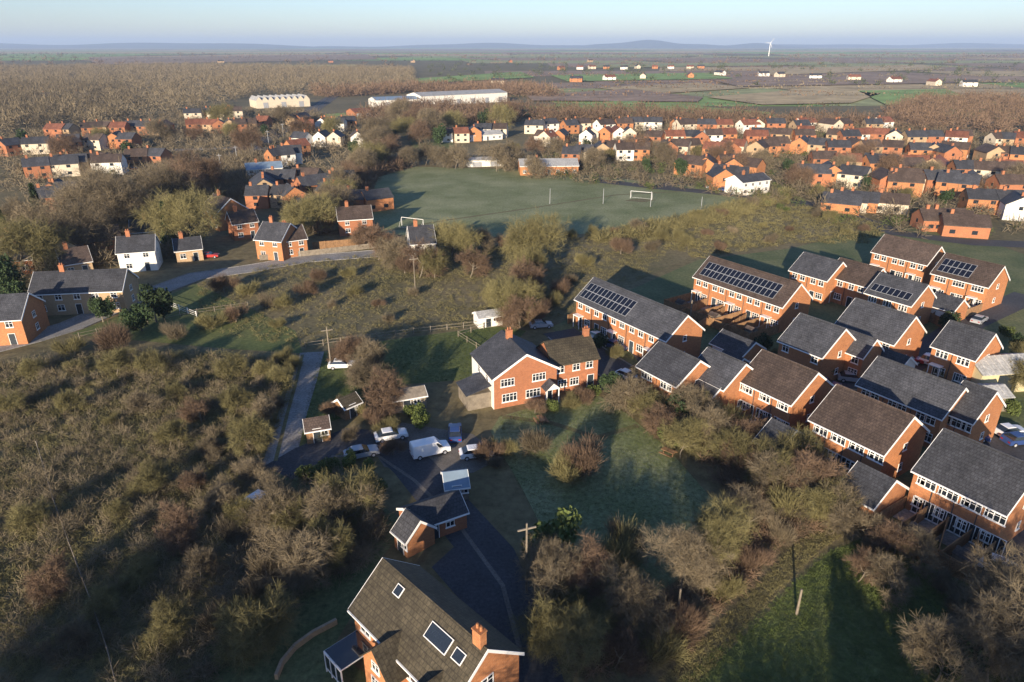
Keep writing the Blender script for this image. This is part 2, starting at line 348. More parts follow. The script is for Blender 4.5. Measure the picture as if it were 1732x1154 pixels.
# gabled volume pieces, local frame: x 0..L, y 0..D, front at y=0, ridge along x
def gable_wall(mb,L,D,e,r,x0=0,y0=0):
    mb.add([(x0,y0,0),(x0+L,y0,0),(x0+L,y0+D,0),(x0,y0+D,0),(x0,y0,e),(x0+L,y0,e),(x0+L,y0+D,e),(x0,y0+D,e),(x0,y0+D/2,r),(x0+L,y0+D/2,r)],
      [(0,1,5,4),(2,3,7,6),(1,2,6,9,5),(3,0,4,8,7)])
def gable_roof(mb,L,D,e,r,x0=0,y0=0,ov=.35,th=.16):
    s=(r-e)/(D/2); a=x0-ov*.6; b=x0+L+ov*.6; ze=e-s*ov
    for sg in (0,1):
        ye=y0-ov if sg==0 else y0+D+ov; ym=y0+D/2
        v=[(a,ye,ze),(b,ye,ze),(b,ym,r),(a,ym,r)]; v2=[(x,y,z+th) for x,y,z in v]
        mb.add(v+v2,[(0,1,2,3)[::-1],(4,5,6,7),(0,1,5,4),(1,2,6,5),(2,3,7,6),(3,0,4,7)])
def ygable_wall(mb,W,D,e,r,x0=0,y0=0):   # ridge along y, gable to the front
    mb.add([(x0,y0,0),(x0+W,y0,0),(x0+W,y0+D,0),(x0,y0+D,0),(x0,y0,e),(x0+W,y0,e),(x0+W,y0+D,e),(x0,y0+D,e),(x0+W/2,y0,r),(x0+W/2,y0+D,r)],
      [(0,1,5,8,4),(1,2,6,5),(2,3,7,9,6),(3,0,4,7)])
def ygable_roof(mb,W,D,e,r,x0=0,y0=0,ov=.3,th=.14):
    s=(r-e)/(W/2); a=y0-ov*.8; b=y0+D; ze=e-s*ov
    for sg in (0,1):
        xe=x0-ov if sg==0 else x0+W+ov; xm=x0+W/2
        v=[(xe,a,ze),(xm,a,r),(xm,b,r),(xe,b,ze)]; v2=[(x,y,z+th) for x,y,z in v]
        mb.add(v+v2,[(0,1,2,3)[::-1],(4,5,6,7),(0,1,5,4),(1,2,6,5),(2,3,7,6),(3,0,4,7)])
def verge(par,L,D,e,r,ov=.35):
    s=(r-e)/(D/2)
    for x in (-ov*.6-.05,L+ov*.6):
        mb=MB()
        for sg in (0,1):
            ye=-ov if sg==0 else D+ov; ym=D/2
            p=[(x,ye,e-s*ov-.16),(x,ym,r-.16),(x,ym,r+.17),(x,ye,e-s*ov+.17)]; q=[(a+.05,b,c) for a,b,c in p]
            mb.add(p+q,[(0,1,2,3),(4,7,6,5),(0,4,5,1),(1,5,6,2),(2,6,7,3),(3,7,4,0)])
        mb.build('bargeboard',M['white'],par)
    mb=MB(); ze=e-s*ov
    mb.box(-.2,-ov-.12,ze-.05,L+.2,-ov-.003,ze+.1); mb.build('gutter',M['white'],par)
def chimney(par,x,y,z0,z1,m):
    MB().box(x-.45,y-.3,z0,x+.45,y+.3,z1).box(x-.5,y-.35,z1,x+.5,y+.35,z1+.12).tube((x-.2,y,z1+.12),(x-.2,y,z1+.5),.12,.1,6).tube((x+.2,y,z1+.12),(x+.2,y,z1+.5),.12,.1,6).build('chimney',m,par)
PV=None
def solar(par,D,e,r,xs,rows=2):
    """panels on the front slope"""
    s=(r-e)/(D/2); ang=math.atan(s); ln=math.hypot(D/2,r-e)
    pw,ph=.98,1.62
    for x in xs:
        for k in range(rows):
            d=.55+k*(ph+.06)
            if d+ph>ln-.1: continue
            me=_dm.get('pv')
            if me is None:
                a=MB().box(0,0,.03,pw,ph,.09); me=_dm['pv']=a.mesh('solar_panel',M['pv'])
                b=MB().box(-.02,-.02,.02,pw+.02,.03,.10).box(-.02,ph-.03,.02,pw+.02,ph+.02,.10).box(-.02,.03,.02,.02,ph-.03,.10).box(pw-.02,.03,.02,pw+.02,ph-.03,.10); _dm['pvf']=b.mesh('panel_frame',M['alu'])
            o=bpy.data.objects.new('solar_panel',me); link(o,par,(x,d*math.cos(ang),e+.17+d*math.sin(ang))); o.rotation_euler=(ang,0,0)
            link(bpy.data.objects.new('panel_frame',_dm['pvf']),o)
EST=math.atan2(-.835,.55)
def eave_block(p1,p2,D,e,r,label,wall='brick',roof='slate',units=3,style='front',pv=None,ang=EST,group='brick terraces of the new estate',name='terraced_house',gab2=True,chim=(),gd=None):
    a=np.array(G(*p1,e)); b=np.array(G(*p2,e)); L=float(np.linalg.norm(b-a))
    t=empty(name,(a[0],a[1],0),ang,label=label,cat='terrace' if units>1 else 'house',group=group)
    mb=MB(); gable_wall(mb,L,D,e,r); mb.build('wall',M[wall],t)
    mb=MB(); gable_roof(mb,L,D,e,r); mb.build('roof',M[roof],t); verge(t,L,D,e,r)
    MB().tube((-.2,D/2,r+.17),(L+.2,D/2,r+.17),.12,.12,5).build('ridge_tile',M[roof],t)
    for c in chim: chimney(t,c,D/2,r-.6,r+1.1,M[wall])
    uw=L/units
    for u in range(units):
        x=u*uw
        if style=='front':
            window(t,x+.7,e-1.55,1.15,1.15,1); window(t,x+uw-1.75,e-1.55,1.15,1.15,1)
            window(t,x+uw-1.95,.9,1.5,1.25,2); door(t,x+.9)
            if u%2==0:
                MB().box(x+.5,-1.1,2.35,x+2.3,-.01,2.5).box(x+.55,-1.05,.05,x+.65,-.95,2.35).box(x+2.15,-1.05,.05,x+2.25,-.95,2.35).build('porch',M['white'],t)
        elif style=='garden':
            window(t,x+.8,e-1.5,1.7,1.15,2); window(t,x+uw-1.8,e-1.45,.9,1.0,0); 
            window(t,x+.7,.12,2.4,2.1,3); window(t,x+uw-1.7,.95,1.1,1.15,1)
        if u: MB().tube((x,-.08,0),(x,-.08,e-.3),.05,.05,5).build('drainpipe',M['door'],t)
    if gab2 and D>6:
        window(t,D*.5-.4,e-1.2,.8,1.0,0,face=2,L=L); window(t,D*.5-.4,1.1,.8,1.0,0,face=2,L=L)
    if gd: gardens(t,L,units,gd[0],'timber garden fences of the '+gd[1])
    if pv: solar(t,D,e,r,[x for x in np.arange(pv[0]*L,pv[1]*L-1,1.03)],pv[2])
    return t,L
def gardens(t,L,units,dep,label,h=1.8):
    g=empty('garden_fence',t.location,t.rotation_euler[2],label=label,cat='fence',group='garden fences of the terraces')
    for u in range(units+1):
        x=u*L/units; MB().box(x-.04,-dep,.02,x+.04,-.25,h).box(x-.07,-dep-.07,0,x+.07,-dep+.07,h+.12).build('panel',M['wood'],g)
    MB().box(.06,-dep-.04,.02,L-.06,-dep+.03,h-.03).build('panel',M['wood'],g)
    for u in range(units):
        if (u+int(L))%2==0:
            x=(u+.72)*L/units; s=empty('garden_shed',t.matrix_basis@__import__('mathutils').Vector((x,-dep+1.6,0)),t.rotation_euler[2],label='small garden shed, plot %s, '%ORD[u]+label.split(' of ',1)[1],cat='shed',group='garden sheds')
            q=MB(); gable_wall(q,1.8,1.5,1.8,2.3,-.9,-.75); q.build('wall',M['woodg'],s); q=MB(); gable_roof(q,1.8,1.5,1.8,2.3,-.9,-.75,ov=.12,th=.05); q.build('roof',M['darkt'],s)
    pv_=bpy.data.objects.new('patio',MB().box(.1,-2.6,.03,L-.1,-.08,.06).mesh('patio',M['paving'])); link(pv_,None,t.location,t.rotation_euler[2],kind='structure')
ORD=['first','second','third','fourth','fifth','sixth']
def ext(p1,p2,D,e,r,label,wall='brick',roof='slate',ang=EST,name='garage',cat='garage',gdoor=True,group=None):
    a=np.array(G(*p1,e)); b=np.array(G(*p2,e)); L=float(np.linalg.norm(b-a))
    t=empty(name,(a[0],a[1],0),ang,label=label,cat=cat,group=group)
    mb=MB(); gable_wall(mb,L,D,e,r); mb.build('wall',M[wall],t)
    mb=MB(); gable_roof(mb,L,D,e,r,ov=.25); mb.build('roof',M[roof],t); verge(t,L,D,e,r,ov=.25)
    if gdoor:
        n=max(1,int(L/3.6))
        for i in range(n): MB().box(i*L/n+.4,-.06,.05,(i+1)*L/n-.4,-.004,2.1).build('garage_door',M['white'],t)
    else:
        window(t,L*.3,1.0,1.1,1.1,1)
    return t
# ---- blocks of the new estate, left to right / back to front
eave_block((975,505),(1130,574),8.2,5.2,8.4,'long brick terrace nearest the meadow with two rows of solar panels',units=5,pv=(.02,.60,2),chim=())
eave_block((1175,467),(1328,517),8.2,5.2,8.6,'brick terrace with solar panels directly behind the meadow side terrace',roof='darkt',units=5,pv=(.04,.92,2),gd=(8,'rear solar terrace'))
eave_block((1337,456),(1400,474),8,5.2,8.2,'small gabled brick pair at the back of the estate beside the hedge',units=2)
eave_block((1398,465),(1462,486),8,5.2,8.0,'brown roofed brick pair behind the solar terrace, second from the hedge',roof='darkt',units=2)
eave_block((1476,425),(1556,450),8,5.2,8.4,'farthest brick terrace of the estate under a plain brown roof',roof='darkt',units=3)
eave_block((1577,461),(1664,487),8.2,5.2,8.5,'brick terrace at the right rear with solar panels above a fenced garden row',roof='darkt',units=3,pv=(.05,.7,2),gd=(7,'right rear terrace'))
eave_block((1465,494),(1540,517),8,5.2,8.2,'brick terrace in the middle of the estate with solar panels over its front',units=3,pv=(.05,.9,1))
ext((1568,515),(1612,528),5.5,2.6,4.4,'low brick garage behind the yellow fenced gardens',group='estate garages')
ext((1203,580),(1262,600),5.5,2.6,4.3,'brick garage block between the solar terrace and the parking court',group='estate garages')
eave_block((1319,575),(1382,606),9,5.2,8.6,'brick house with tall plain gable at the bend of the estate road',units=1,name='house',gab2=True)
eave_block((1415,548),(1500,585),9,5.2,8.7,'large brick house with wide lit gable and windows beside the red car',units=2,name='house')
eave_block((1405,583),(1452,606),5,4.6,6.8,'small brick cottage with steep gable in front of the large gabled house',units=1,name='house')
ext((1475,612),(1520,628),5,2.6,4.3,'white doored garage in front of the large gabled house',wall='render',group='estate garages')
eave_block((1578,584),(1632,612),8,5.2,8.3,'slate roofed brick house on the right of the estate lane',units=2,name='house')
eave_block((1452,649),(1582,711),8,4.9,7.9,'long slate roofed terrace hidden behind the garden row, middle of the estate',units=3,style='front')
eave_block((1165,628),(1232,654),7.5,4.9,7.6,'slate roofed brick pair behind the first annexe of the front row',units=2)
eave_block((1596,694),(1640,716),8,4.9,7.9,'slate roofed brick pair behind the nearest brick terrace',units=2)
# the front row with gardens to the camera
eave_block((1080,618),(1150,650),8,4.9,7.6,'first terrace of the front row, plain slate roof beside the lawn hedge',units=2,style='garden')
eave_block((1250,641),(1340,682),9,5.1,8.3,'second terrace of the front row with wide lit brick gable',units=3,style='garden',roof='darkt',gd=(6.5,'second front terrace'))
eave_block((1372,708),(1499,765),9.2,5.1,8.4,'third terrace of the front row between two narrow alleys',units=4,style='garden',roof='darkt',gd=(6,'third front terrace'))
eave_block((1548,794),(1707,864),9.4,5.2,8.6,'nearest brick terrace at the right edge with white french windows',units=4,style='garden',gd=(6.5,'nearest terrace'))
ext((1149,667),(1192,688),6,2.7,4.8,'single storey brick annexe in front of the first front terrace',group='annexes of the front row',name='annexe',cat='annexe')
ext((1277,745),(1318,764),6,2.8,4.9,'single storey brick annexe below the second front terrace',group='annexes of the front row',name='annexe',cat='annexe',gdoor=False)
ext((1418,826),(1482,856),6.4,2.8,5.0,'single storey brick annexe below the third front terrace by the long fence',group='annexes of the front row',name='annexe',cat='annexe',gdoor=False)
ext((1205,615),(1240,628),5,2.6,4.2,'low slate roofed store behind the parked cars',group='estate garages')

# cream corrugated hall at the right edge
def hall(p,ang,L,D,e,r,label,wall,roof,name='hall',cat='hall',doors=1):
    a=G(*p); t=empty(name,(a[0],a[1],0),ang,label=label,cat=cat)
    mb=MB(); gable_wall(mb,L,D,e,r); mb.build('wall',M[wall],t)
    n=int(L/1.0); mb=MB(); gable_roof(mb,L,D,e,r,ov=.3,th=.1); s=(r-e)/(D/2)
    for i in range(n+1):
        x=i*L/n
        for sg in (0,1):
            y0,z0=(-.25,e-s*.25) if sg==0 else (D+.25,e-s*.25)
            mb.tube((x,y0,z0+.1),(x,D/2,r+.1),.08,.08,4)
    mb.build('roof',M[roof],t)
    for i in range(doors): MB().box(L*(i+.5)/doors-1.6,-.08,.05,L*(i+.5)/doors+1.6,-.005,min(e-.4,3.2)).build('door',M['door'],t)
    return t
M['creamsheet']=mat('cream_sheet_cladding',(.50,.43,.26),.7,.08,.5)
hall((1652,668),R(8),9,6,3.4,4.8,'cream clad hall with ribbed grey roof at the right edge','creamsheet','fibre')
hall((1628,700),R(6),7,4,2.4,3.2,'low patched shed roofed in ribbed sheets beside the cream hall','woodg','fibre',name='shed',cat='shed')

# ---- central farmhouse: white left side, brick front gable and right wing
def farmhouse():
    a=G(836,693); t=empty('farmhouse',(a[0],a[1],0),R(22),label='brick farmhouse with white side wall, front gable and porch by the paddock',cat='house')
    W,D,e,r=9.8,9.5,5.0,7.9
    mb=MB(); ygable_wall(mb,W,D,e,r); mb.build('wall',M['brick2'],t)
    w2=MB(); w2.box(-.06,.02,0,-.004,D-.02,e-.05); w2.build('side_wall',M['render'],t,label='white painted side wall')
    mb=MB(); ygable_roof(mb,W,D,e,r,ov=.35); mb.build('roof',M['slate'],t)
    mb=MB(); s=(r-e)/(W/2)
    for sg in (0,1):
        xe=-.35 if sg==0 else W+.35; p=[(xe,-.34,e-s*.35-.18),(W/2,-.34,r-.18),(W/2,-.34,r+.16),(xe,-.34,e-s*.35+.16)]; q=[(x,-.29,z) for x,y,z in p]
        mb.add(p+q,[(0,1,2,3),(4,7,6,5),(0,4,5,1),(1,5,6,2),(2,6,7,3),(3,7,4,0)])
    mb.build('bargeboard',M['white'],t)
    x0=W+.01; L2=7.5; D2=6.4; mb=MB(); gable_wall(mb,L2,D2,4.8,7.2,x0,1.2); mb.build('wing_wall',M['brick2'],t)
    mb=MB(); gable_roof(mb,L2,D2,4.8,7.2,x0,1.2); mb.build('wing_roof',M['moss'],t)
    for x in (1.0,5.9): window(t,x,3.4,2.1,1.2,3)
    for x in (1.2,4.9): window(t,x,.9,2.3,1.3,3)
    for x in (10.4,13.0,15.2): window(t,x,3.3,1.2,1.1,1,y=1.2)
    for x in (10.6,12.6): window(t,x,.9,1.5,1.25,2,y=1.2)
    door(t,8.1); door(t,15.6,y=1.2)
    for y in (2.0,5.5): window(t,y+1.2,3.2,1.2,1.2,1,face=1,L=-.06)
    # open porch with its own little gable
    mb=MB(); mb.tube((7.6,-1.5,0),(7.6,-1.5,2.3),.09,.09,6); mb.tube((9.5,-1.5,0),(9.5,-1.5,2.3),.09,.09,6); mb.box(7.5,-1.6,2.3,9.6,-.01,2.42)
    mb.add([(7.5,-1.6,2.42),(9.6,-1.6,2.42),(8.55,-1.6,3.3)],[(0,1,2)]); mb.build('porch',M['white'],t)
    mb=MB(); ygable_roof(mb,2.1,1.6,2.42,3.35,7.5,-1.6,ov=.2,th=.1); mb.build('porch_roof',M['slate'],t)
    chimney(t,W/2,6.5,r-.4,r+1.2,M['brick2']); chimney(t,x0+L2-.6,4.4,6.6,8.3,M['brick2'])
    mb=MB(); mb.box(-3.6,1.0,0,-.08,5.4,2.4); mb.build('lean_to_wall',M['woodg'],t)
    mb=MB(); mb.add([(-3.9,.8,2.4),(-.07,.8,3.4),(-.07,5.6,3.4),(-3.9,5.6,2.4),(-3.9,.8,2.52),(-.07,.8,3.52),(-.07,5.6,3.52),(-3.9,5.6,2.52)],[(3,2,1,0),(4,5,6,7),(0,1,5,4),(1,2,6,5),(2,3,7,6),(3,0,4,7)]); mb.build('lean_to_roof',M['slate'],t)
farmhouse()
# ---- house at the bottom: ridge from upper left to lower right, brown near slope
def bottom_house():
    e,r,D=4.7,7.6,6.8; p=np.array(G(650,948,r)); q=np.array(G(822,1098,r)); d=q-p; L=float(np.linalg.norm(d)); ang=math.atan2(d[1],d[0])
    nn=np.array((-d[1],d[0]))/L; o=p-nn*D/2
    t=empty('house',(o[0],o[1],0),ang,label='brick house with mossy brown roof and skylights at the bottom of the photo',cat='house')
    mb=MB(); gable_wall(mb,L,D,e,r); mb.build('wall',M['brick'],t)
    mb=MB(); gable_roof(mb,L,D,e,r); mb.build('roof',M['moss'],t); verge(t,L,D,e,r)
    for x0,w in ((L*.30,3.6),(L*.72,3.2)):
        mb=MB(); ygable_wall(mb,w,3.2,3.6,5.6,x0,-1.6); mb.build('bay_wall',M['brick'],t)
        mb=MB(); ygable_roof(mb,w,5.2,3.6,5.6,x0,-1.6); mb.build('bay_roof',M['moss'],t)
        window(t,x0+w/2-.8,1.0,1.6,1.4,2,y=-1.6); window(t,x0+w/2-.5,3.3,1.0,.9,1,y=-1.6)
    for x in (L*.08,L*.56): window(t,x,1.0,1.6,1.3,2); window(t,x,3.0,1.4,1.0,1)
    s=(r-e)/(D/2); a=math.atan(s)
    for x,d0,w,h in ((L*.22,3.0,.9,.9),(L*.60,2.2,2.6,1.3),(L*.84,2.4,1.1,.9)):
        o2=MB().box(0,0,.17,w,h,.24).build('skylight',M['white'],t,loc=(x,d0*math.cos(a),e+d0*math.sin(a))); o2.rotation_euler=(a,0,0)
        MB().box(.07,.07,.241,w-.07,h-.07,.26).build('pane',M['glass'],o2)
    window(t,D*.25,1.0,1.5,1.3,2,face=2,L=L); window(t,D*.62,1.0,1.2,1.3,1,face=2,L=L); window(t,D*.42,3.6,1.2,1.2,1,face=2,L=L)
    chimney(t,L-.7,D/2,r-.4,r+1.3,M['brick'])
    # conservatory on the garden side
    cb=MB(); cx=-.2
    for x in np.linspace(L*.02,L*.22,4): cb.box(x-.05,-3.2,0,x+.05,-3.1,2.2).box(x-.05,-3.2,2.2,x+.05,-.01,2.3)
    cb.box(L*.02,-3.22,2.1,L*.22,-3.08,2.3).box(L*.02,-3.2,.4,L*.22,-3.1,.5); cb.build('conservatory_frame',M['white'],t)
    MB().box(L*.02,-3.16,.5,L*.22,-3.13,2.1).box(L*.02,-3.1,2.3,L*.22,-.02,2.33).build('conservatory_glass',M['glass'],t)
bottom_house()
def outbuild(p,q,D,e,r,label,wall,roof,name='outbuilding',cat='outbuilding'):
    a=np.array(G(*p)); b=np.array(G(*q)); d=b-a; L=float(np.linalg.norm(d))
    t=empty(name,(a[0],a[1],0),math.atan2(d[1],d[0]),label=label,cat=cat)
    mb=MB(); gable_wall(mb,L,D,e,r); mb.build('wall',M[wall],t); mb=MB(); gable_roof(mb,L,D,e,r,ov=.25); mb.build('roof',M[roof],t)
    verge(t,L,D,e,r,ov=.25); door(t,L*.3); window(t,L*.6,1,1.0,1.0,1)
    return t
outbuild((700,925),(790,893),4,2.2,3.5,'long low slate roofed outbuilding behind the bottom house','brick2','slate')
outbuild((668,925),(690,945),3.4,2.2,3.8,'small gabled brick outhouse touching the corner of the bottom house','brick','slate')
outbuild((755,850),(793,845),3.2,1.9,2.9,'blue grey sheet roofed greenhouse shed beside the dark lane','woodg','metalblue','shed','shed')
outbuild((520,752),(560,745),3,2.0,2.9,'small timber shed at the lane side of the garden','wood','darkt','shed','shed')
outbuild((585,712),(612,700),2.6,2.0,2.9,'garden shed behind the row of shrubs','wood','moss','shed','shed')
outbuild((667,700),(722,690),3,2.1,2.8,'open lattice fronted shelter left of the farmhouse','woodg','woodg','shelter','shelter')
outbuild((810,556),(850,550),3,2.0,2.7,'pale field shelter beside the far paddock fence','render','fibre','shed','shed')

# ---------------------------------------------------------------- distant houses (rows of single houses)
ORD=['first','second','third','fourth','fifth','sixth','seventh','eighth','ninth','tenth','eleventh','twelfth','thirteenth','fourteenth','fifteenth','sixteenth','seventeenth','eighteenth','nineteenth','twentieth','twenty first','twenty second','twenty third','twenty fourth','twenty fifth','twenty sixth','twenty seventh','twenty eighth','twenty ninth','thirtieth']
_hm={}
WALLC={'brick':'brick','brick2':'red brick','render':'white','cream':'cream','buff':'buff brick'}
ROOFC={'slate':'grey slate','darkt':'brown tile','redt':'red tile','moss':'mossy'}
def far_house(x,y,ang,L,D,e,r,wall,roof,label,group,front_gable=False,name='house',chim=True):
    t=empty(name,(x,y,0),ang,label=label,cat='house',group=group)
    k=(L,D,e,r,wall,roof)
    if k not in _hm:
        a=MB(); gable_wall(a,L,D,e,r); b=MB(); gable_roof(b,L,D,e,r,ov=.3,th=.2)
        c=MB(); c.box(L*.2-.4,D/2-.35,r-.5,L*.2+.4,D/2+.35,r+1.2)
        _hm[k]=(a.mesh('wall',M[wall]),b.mesh('roof',M[roof]),c.mesh('chimney',M['brick2']))
    link(bpy.data.objects.new('wall',_hm[k][0]),t); rf=link(bpy.data.objects.new('roof',_hm[k][1]),t)
    if chim: link(bpy.data.objects.new('chimney',_hm[k][2]),rf)
    big=(L>7.5)
    for xx in ((L*.14,L*.62) if big else (L*.35,)):
        fm,pm=win_meshes(1.5,1.2,1)
        for zz in ((.9,e-1.5) if e>4 else (.9,)):
            link(bpy.data.objects.new('window',pm),t,(xx,-.03,zz))
    window(t,D*.5-.6,1.0,1.2,1.2,1,face=2,L=L)
    link(bpy.data.objects.new('window',win_meshes(1.2,1.2,1)[1]),t,(-.02,D*.5+.6,max(e-1.5,1)),-math.pi/2)
    return t
HOUSE_SPOTS=[]
def row(where,p0,p1,n,ang,L=9,D=7.5,e=5,r=7.6,walls=('brick',),roofs=('slate',),jit=1.0):
    P=np.array(G(*p0)); Q=np.array(G(*p1)); rg=random.Random(hash(where)%1000 if False else sum(map(ord,where)))
    for i in range(n):
        t=(i+.5+rg.uniform(-.25,.25))/n; c=P+(Q-P)*t; wl=walls[i%len(walls)]; rf=roofs[(i*2+i//3)%len(roofs)]
        a=R(ang+rg.uniform(-26,26)+(90 if rg.random()<.22 else 0)); k=1+.12*rg.choice((-1,0,1))
        # origin so that the house is centred on c
        cx=c[0]-math.cos(a)*L*k/2+math.sin(a)*D/2+rg.uniform(-3,3)*jit; cy=c[1]-math.sin(a)*L*k/2-math.cos(a)*D/2+rg.uniform(-8,8)*jit
        far_house(cx,cy,a,round(L*k,1),D,e,r,wl,rf,'%s house, %s from left in %s'%(WALLC[wl],ORD[i],where),where)
        HOUSE_SPOTS.append((c[0],c[1]))
BR=('brick2','buff'); MX=('brick2','cream','buff','brick2','render','brick'); RF=('darkt','slate','redt'); DK=('slate','darkt')
# the town on the left
row('the row under the sawtooth works',(330,202),(415,198),5,12,10,8,walls=('cream','brick'),roofs=DK)
row('the red roofed station row',(325,226),(440,222),6,5,9,8,walls=BR,roofs=('redt','darkt'))
row('the row between station and works',(440,216),(515,210),5,-8,9,8,walls=BR,roofs=('redt','slate'))
row('the upper row by the railway',(520,224),(595,218),5,10,9,8,walls=('brick','render'),roofs=('redt','slate'))
row('the pale gabled row',(508,247),(668,243),6,82,9,7,walls=('render','render','cream'),roofs=DK)
row('the row at the far left under the wood',(90,232),(310,224),9,8,10,8,walls=BR,roofs=('redt','darkt','slate'))
row('the second row at the far left',(20,262),(240,250),7,-6,10,8,walls=('brick2','cream','brick'),roofs=DK)
row('the far left row beside the railway',(60,300),(280,282),7,14,10,8,walls=MX,roofs=DK)
row('the cluster at the railway bend',(448,290),(520,262),4,30,9,7,walls=('render','brick'),roofs=('slate','redt'))
row('the close below the blue hall',(425,335),(520,320),4,14,9,8,walls=BR,roofs=DK)
row('the hedge side row near the pitch corner',(530,335),(600,322),3,20,9,7,walls=BR,roofs=DK)
row('the short row behind the timber fence',(530,365),(640,355),3,10,8,7,4.0,6.2,walls=('brick','brick2'),roofs=DK)
row('the lane left of the pitch',(420,352),(520,345),3,10,8,7,4.4,6.8,walls=('brick2','buff','brick'),roofs=DK)
row('the closer lane left of the pitch',(530,352),(610,348),2,-8,8,7,4.4,6.8,walls=('brick','brick2'),roofs=DK)
row('the lane above the buff farmhouse',(10,440),(170,432),5,12,9,7.5,4.6,7.2,walls=('cream','brick2','buff'),roofs=DK)
row('the railway cottages on the left',(60,352),(200,340),5,16,9,7.5,4.6,7.2,walls=('brick2','cream'),roofs=DK)
row('the pair of farm cottages in the wood',(60,172),(150,168),2,20,11,8,walls=('render','cream'),roofs=('slate',))
# houses closer on the left
def mid_house(p,q,D,e,r,wall,roof,label,units=1,**k):
    a=np.array(G(*p)); b=np.array(G(*q)); d=b-a; L=float(np.linalg.norm(d)); t=empty('house',(a[0],a[1],0),math.atan2(d[1],d[0]),label=label,cat='house')
    mb=MB(); gable_wall(mb,L,D,e,r); mb.build('wall',M[wall],t); mb=MB(); gable_roof(mb,L,D,e,r); mb.build('roof',M[roof],t); verge(t,L,D,e,r)
    n=max(2,int(L/3.2))
    for i in range(n):
        x=(i+.5)*L/n-.6
        if e>4: window(t,x,e-1.5,1.2,1.1,1)
        if i==n//2: door(t,x)
        else: window(t,x,.9,1.3,1.2,1)
    window(t,D*.5-.5,1.0,1.1,1.2,1,face=2,L=L)
    if e>4: window(t,D*.5-.5,e-1.4,1.1,1.1,1,face=2,L=L)
    chimney(t,L*.3,D/2,r-.5,r+1.2,M['brick2']); return t
mid_house((345,382),(372,392),9,5.2,8.6,'brick','darkt','tall orange brick house with gable left of the timber fence')
mid_house((398,408),(440,402),7,4.6,7.2,'brick2','darkt','brick house with frosted roof beside the tall gabled house')
mid_house((436,438),(480,442),9,5,8.2,'brick','slate','square brick house in front of the timber fence end')
mid_house((482,438),(522,432),7,4.4,7.0,'brick','darkt','lower brick wing house right of the square brick house')
mid_house((205,462),(268,457),7,4.8,7.6,'render','slate','white cottage with steep grey roof near the concrete road')
mid_house((225,415),(308,408),7,3.4,5.8,'cream','moss','long pale bungalow behind the white cottage')
mid_house((60,535),(215,528),8,4.6,7.6,'buff','slate','long buff stone farmhouse at the left edge by the road')
mid_house((-40,588),(48,582),9,4.8,7.8,'brick','slate','brick barn house cut by the left edge beside the road')
mid_house((110,470),(160,462),7,3.0,5.6,'buff','darkt','low farm building behind the long buff farmhouse')
mid_house((-30,470),(60,462),8,3.4,6.0,'brick2','slate','low brick stable range at the left edge behind the farmhouse')
mid_house((420,306),(480,302),9,4.2,6.0,'render','metalblue','white hall with blue grey roof beside the railway')
mid_house((697,447),(738,444),8,5,8.2,'render','slate','white house with grey roof alone beyond the meadow')
mid_house((575,400),(632,396),8,4.5,7.2,'brick2','darkt','brick house behind the timber fence near the pitch')
mid_house((300,445),(345,440),6,3,5.2,'buff','slate','low outbuilding between the white cottage and the brick houses')
# works and warehouses
def shed_big(p,q,D,e,r,wall,roof,label,bays=1,name='warehouse'):
    a=np.array(G(*p)); b=np.array(G(*q)); d=b-a; L=float(np.linalg.norm(d)); t=empty(name,(a[0],a[1],0),math.atan2(d[1],d[0]),label=label,cat='warehouse')
    mw=MB(); mr=MB(); w=L/bays
    if bays==1: gable_wall(mw,L,D,e,r); gable_roof(mr,L,D,e,r)
    else:
        for i in range(bays): ygable_wall(mw,w-.02,D,e,r,i*w); ygable_roof(mr,w-.02,D,e,r,i*w,ov=.02)
    mw.build('wall',M[wall],t); mr.build('roof',M[roof],t)
    for i in range(max(2,int(L/14))):
        x=(i+.5)*L/max(2,int(L/14)); MB().box(x-2,-.15,.1,x+2,-.01,min(e-.8,4.5)).build('loading_door',M['alu'],t)
    return t
shed_big((713,180),(858,172),26,8,10.5,'render','fibre','long white warehouse with pale roof beyond the pitch')
shed_big((637,183),(712,180),22,6,8,'render','metalblue','blue roofed white factory left of the long warehouse')
shed_big((435,184),(525,180),24,6,9,'cream','fibre','grey sawtooth roofed works at the edge of the wood',bays=9)
shed_big((600,200),(632,198),14,4,6,'brick2','redt','brick store in front of the blue roofed factory')
shed_big((792,283),(852,281),6,2.8,3.6,'render','fibre','long low white pavilion at the top of the pitch',name='pavilion')
t=mid_house((880,297),(978,296),12,3.6,5.6,'brick','fibre','brick clubhouse with broad grey roof beside the pitch')
mid_house((790,240),(850,236),8,3,4.8,'render','fibre','pale village hall between the tall trees')
mid_house((1253,332),(1300,326),8,4.6,6.4,'render','slate','plain white house at the near edge of the village')
# the village on the right
row('the top left row of the village',(745,240),(860,232),5,15,9,8,walls=('render','cream','brick'),roofs=RF)
row('the row behind the clubhouse',(960,278),(1100,262),7,-10,9,8,walls=MX,roofs=DK)
row('the white gabled row above the clubhouse',(900,245),(1080,236),8,78,9,7,walls=('render','cream','brick'),roofs=('darkt','slate','redt'))
row('the left far edge of the village',(880,226),(1150,221),9,12,10,8,walls=('cream','render','brick'),roofs=DK)
row('the right far edge of the village',(1150,226),(1500,221),12,6,11,8,walls=('cream','brick2','buff','render'),roofs=('darkt','redt','slate'))
row('the second row of the village centre',(1090,246),(1380,240),11,-12,10,8,walls=MX,roofs=RF)
row('the second right row of the village',(1390,243),(1740,250),12,-10,10,8,walls=('buff','brick2','render','brick2','cream'),roofs=('darkt','redt','slate'))
row('the third row of the village centre',(1110,268),(1330,262),9,-16,10,8,walls=('brick2','cream','buff','brick'),roofs=('darkt','redt'))
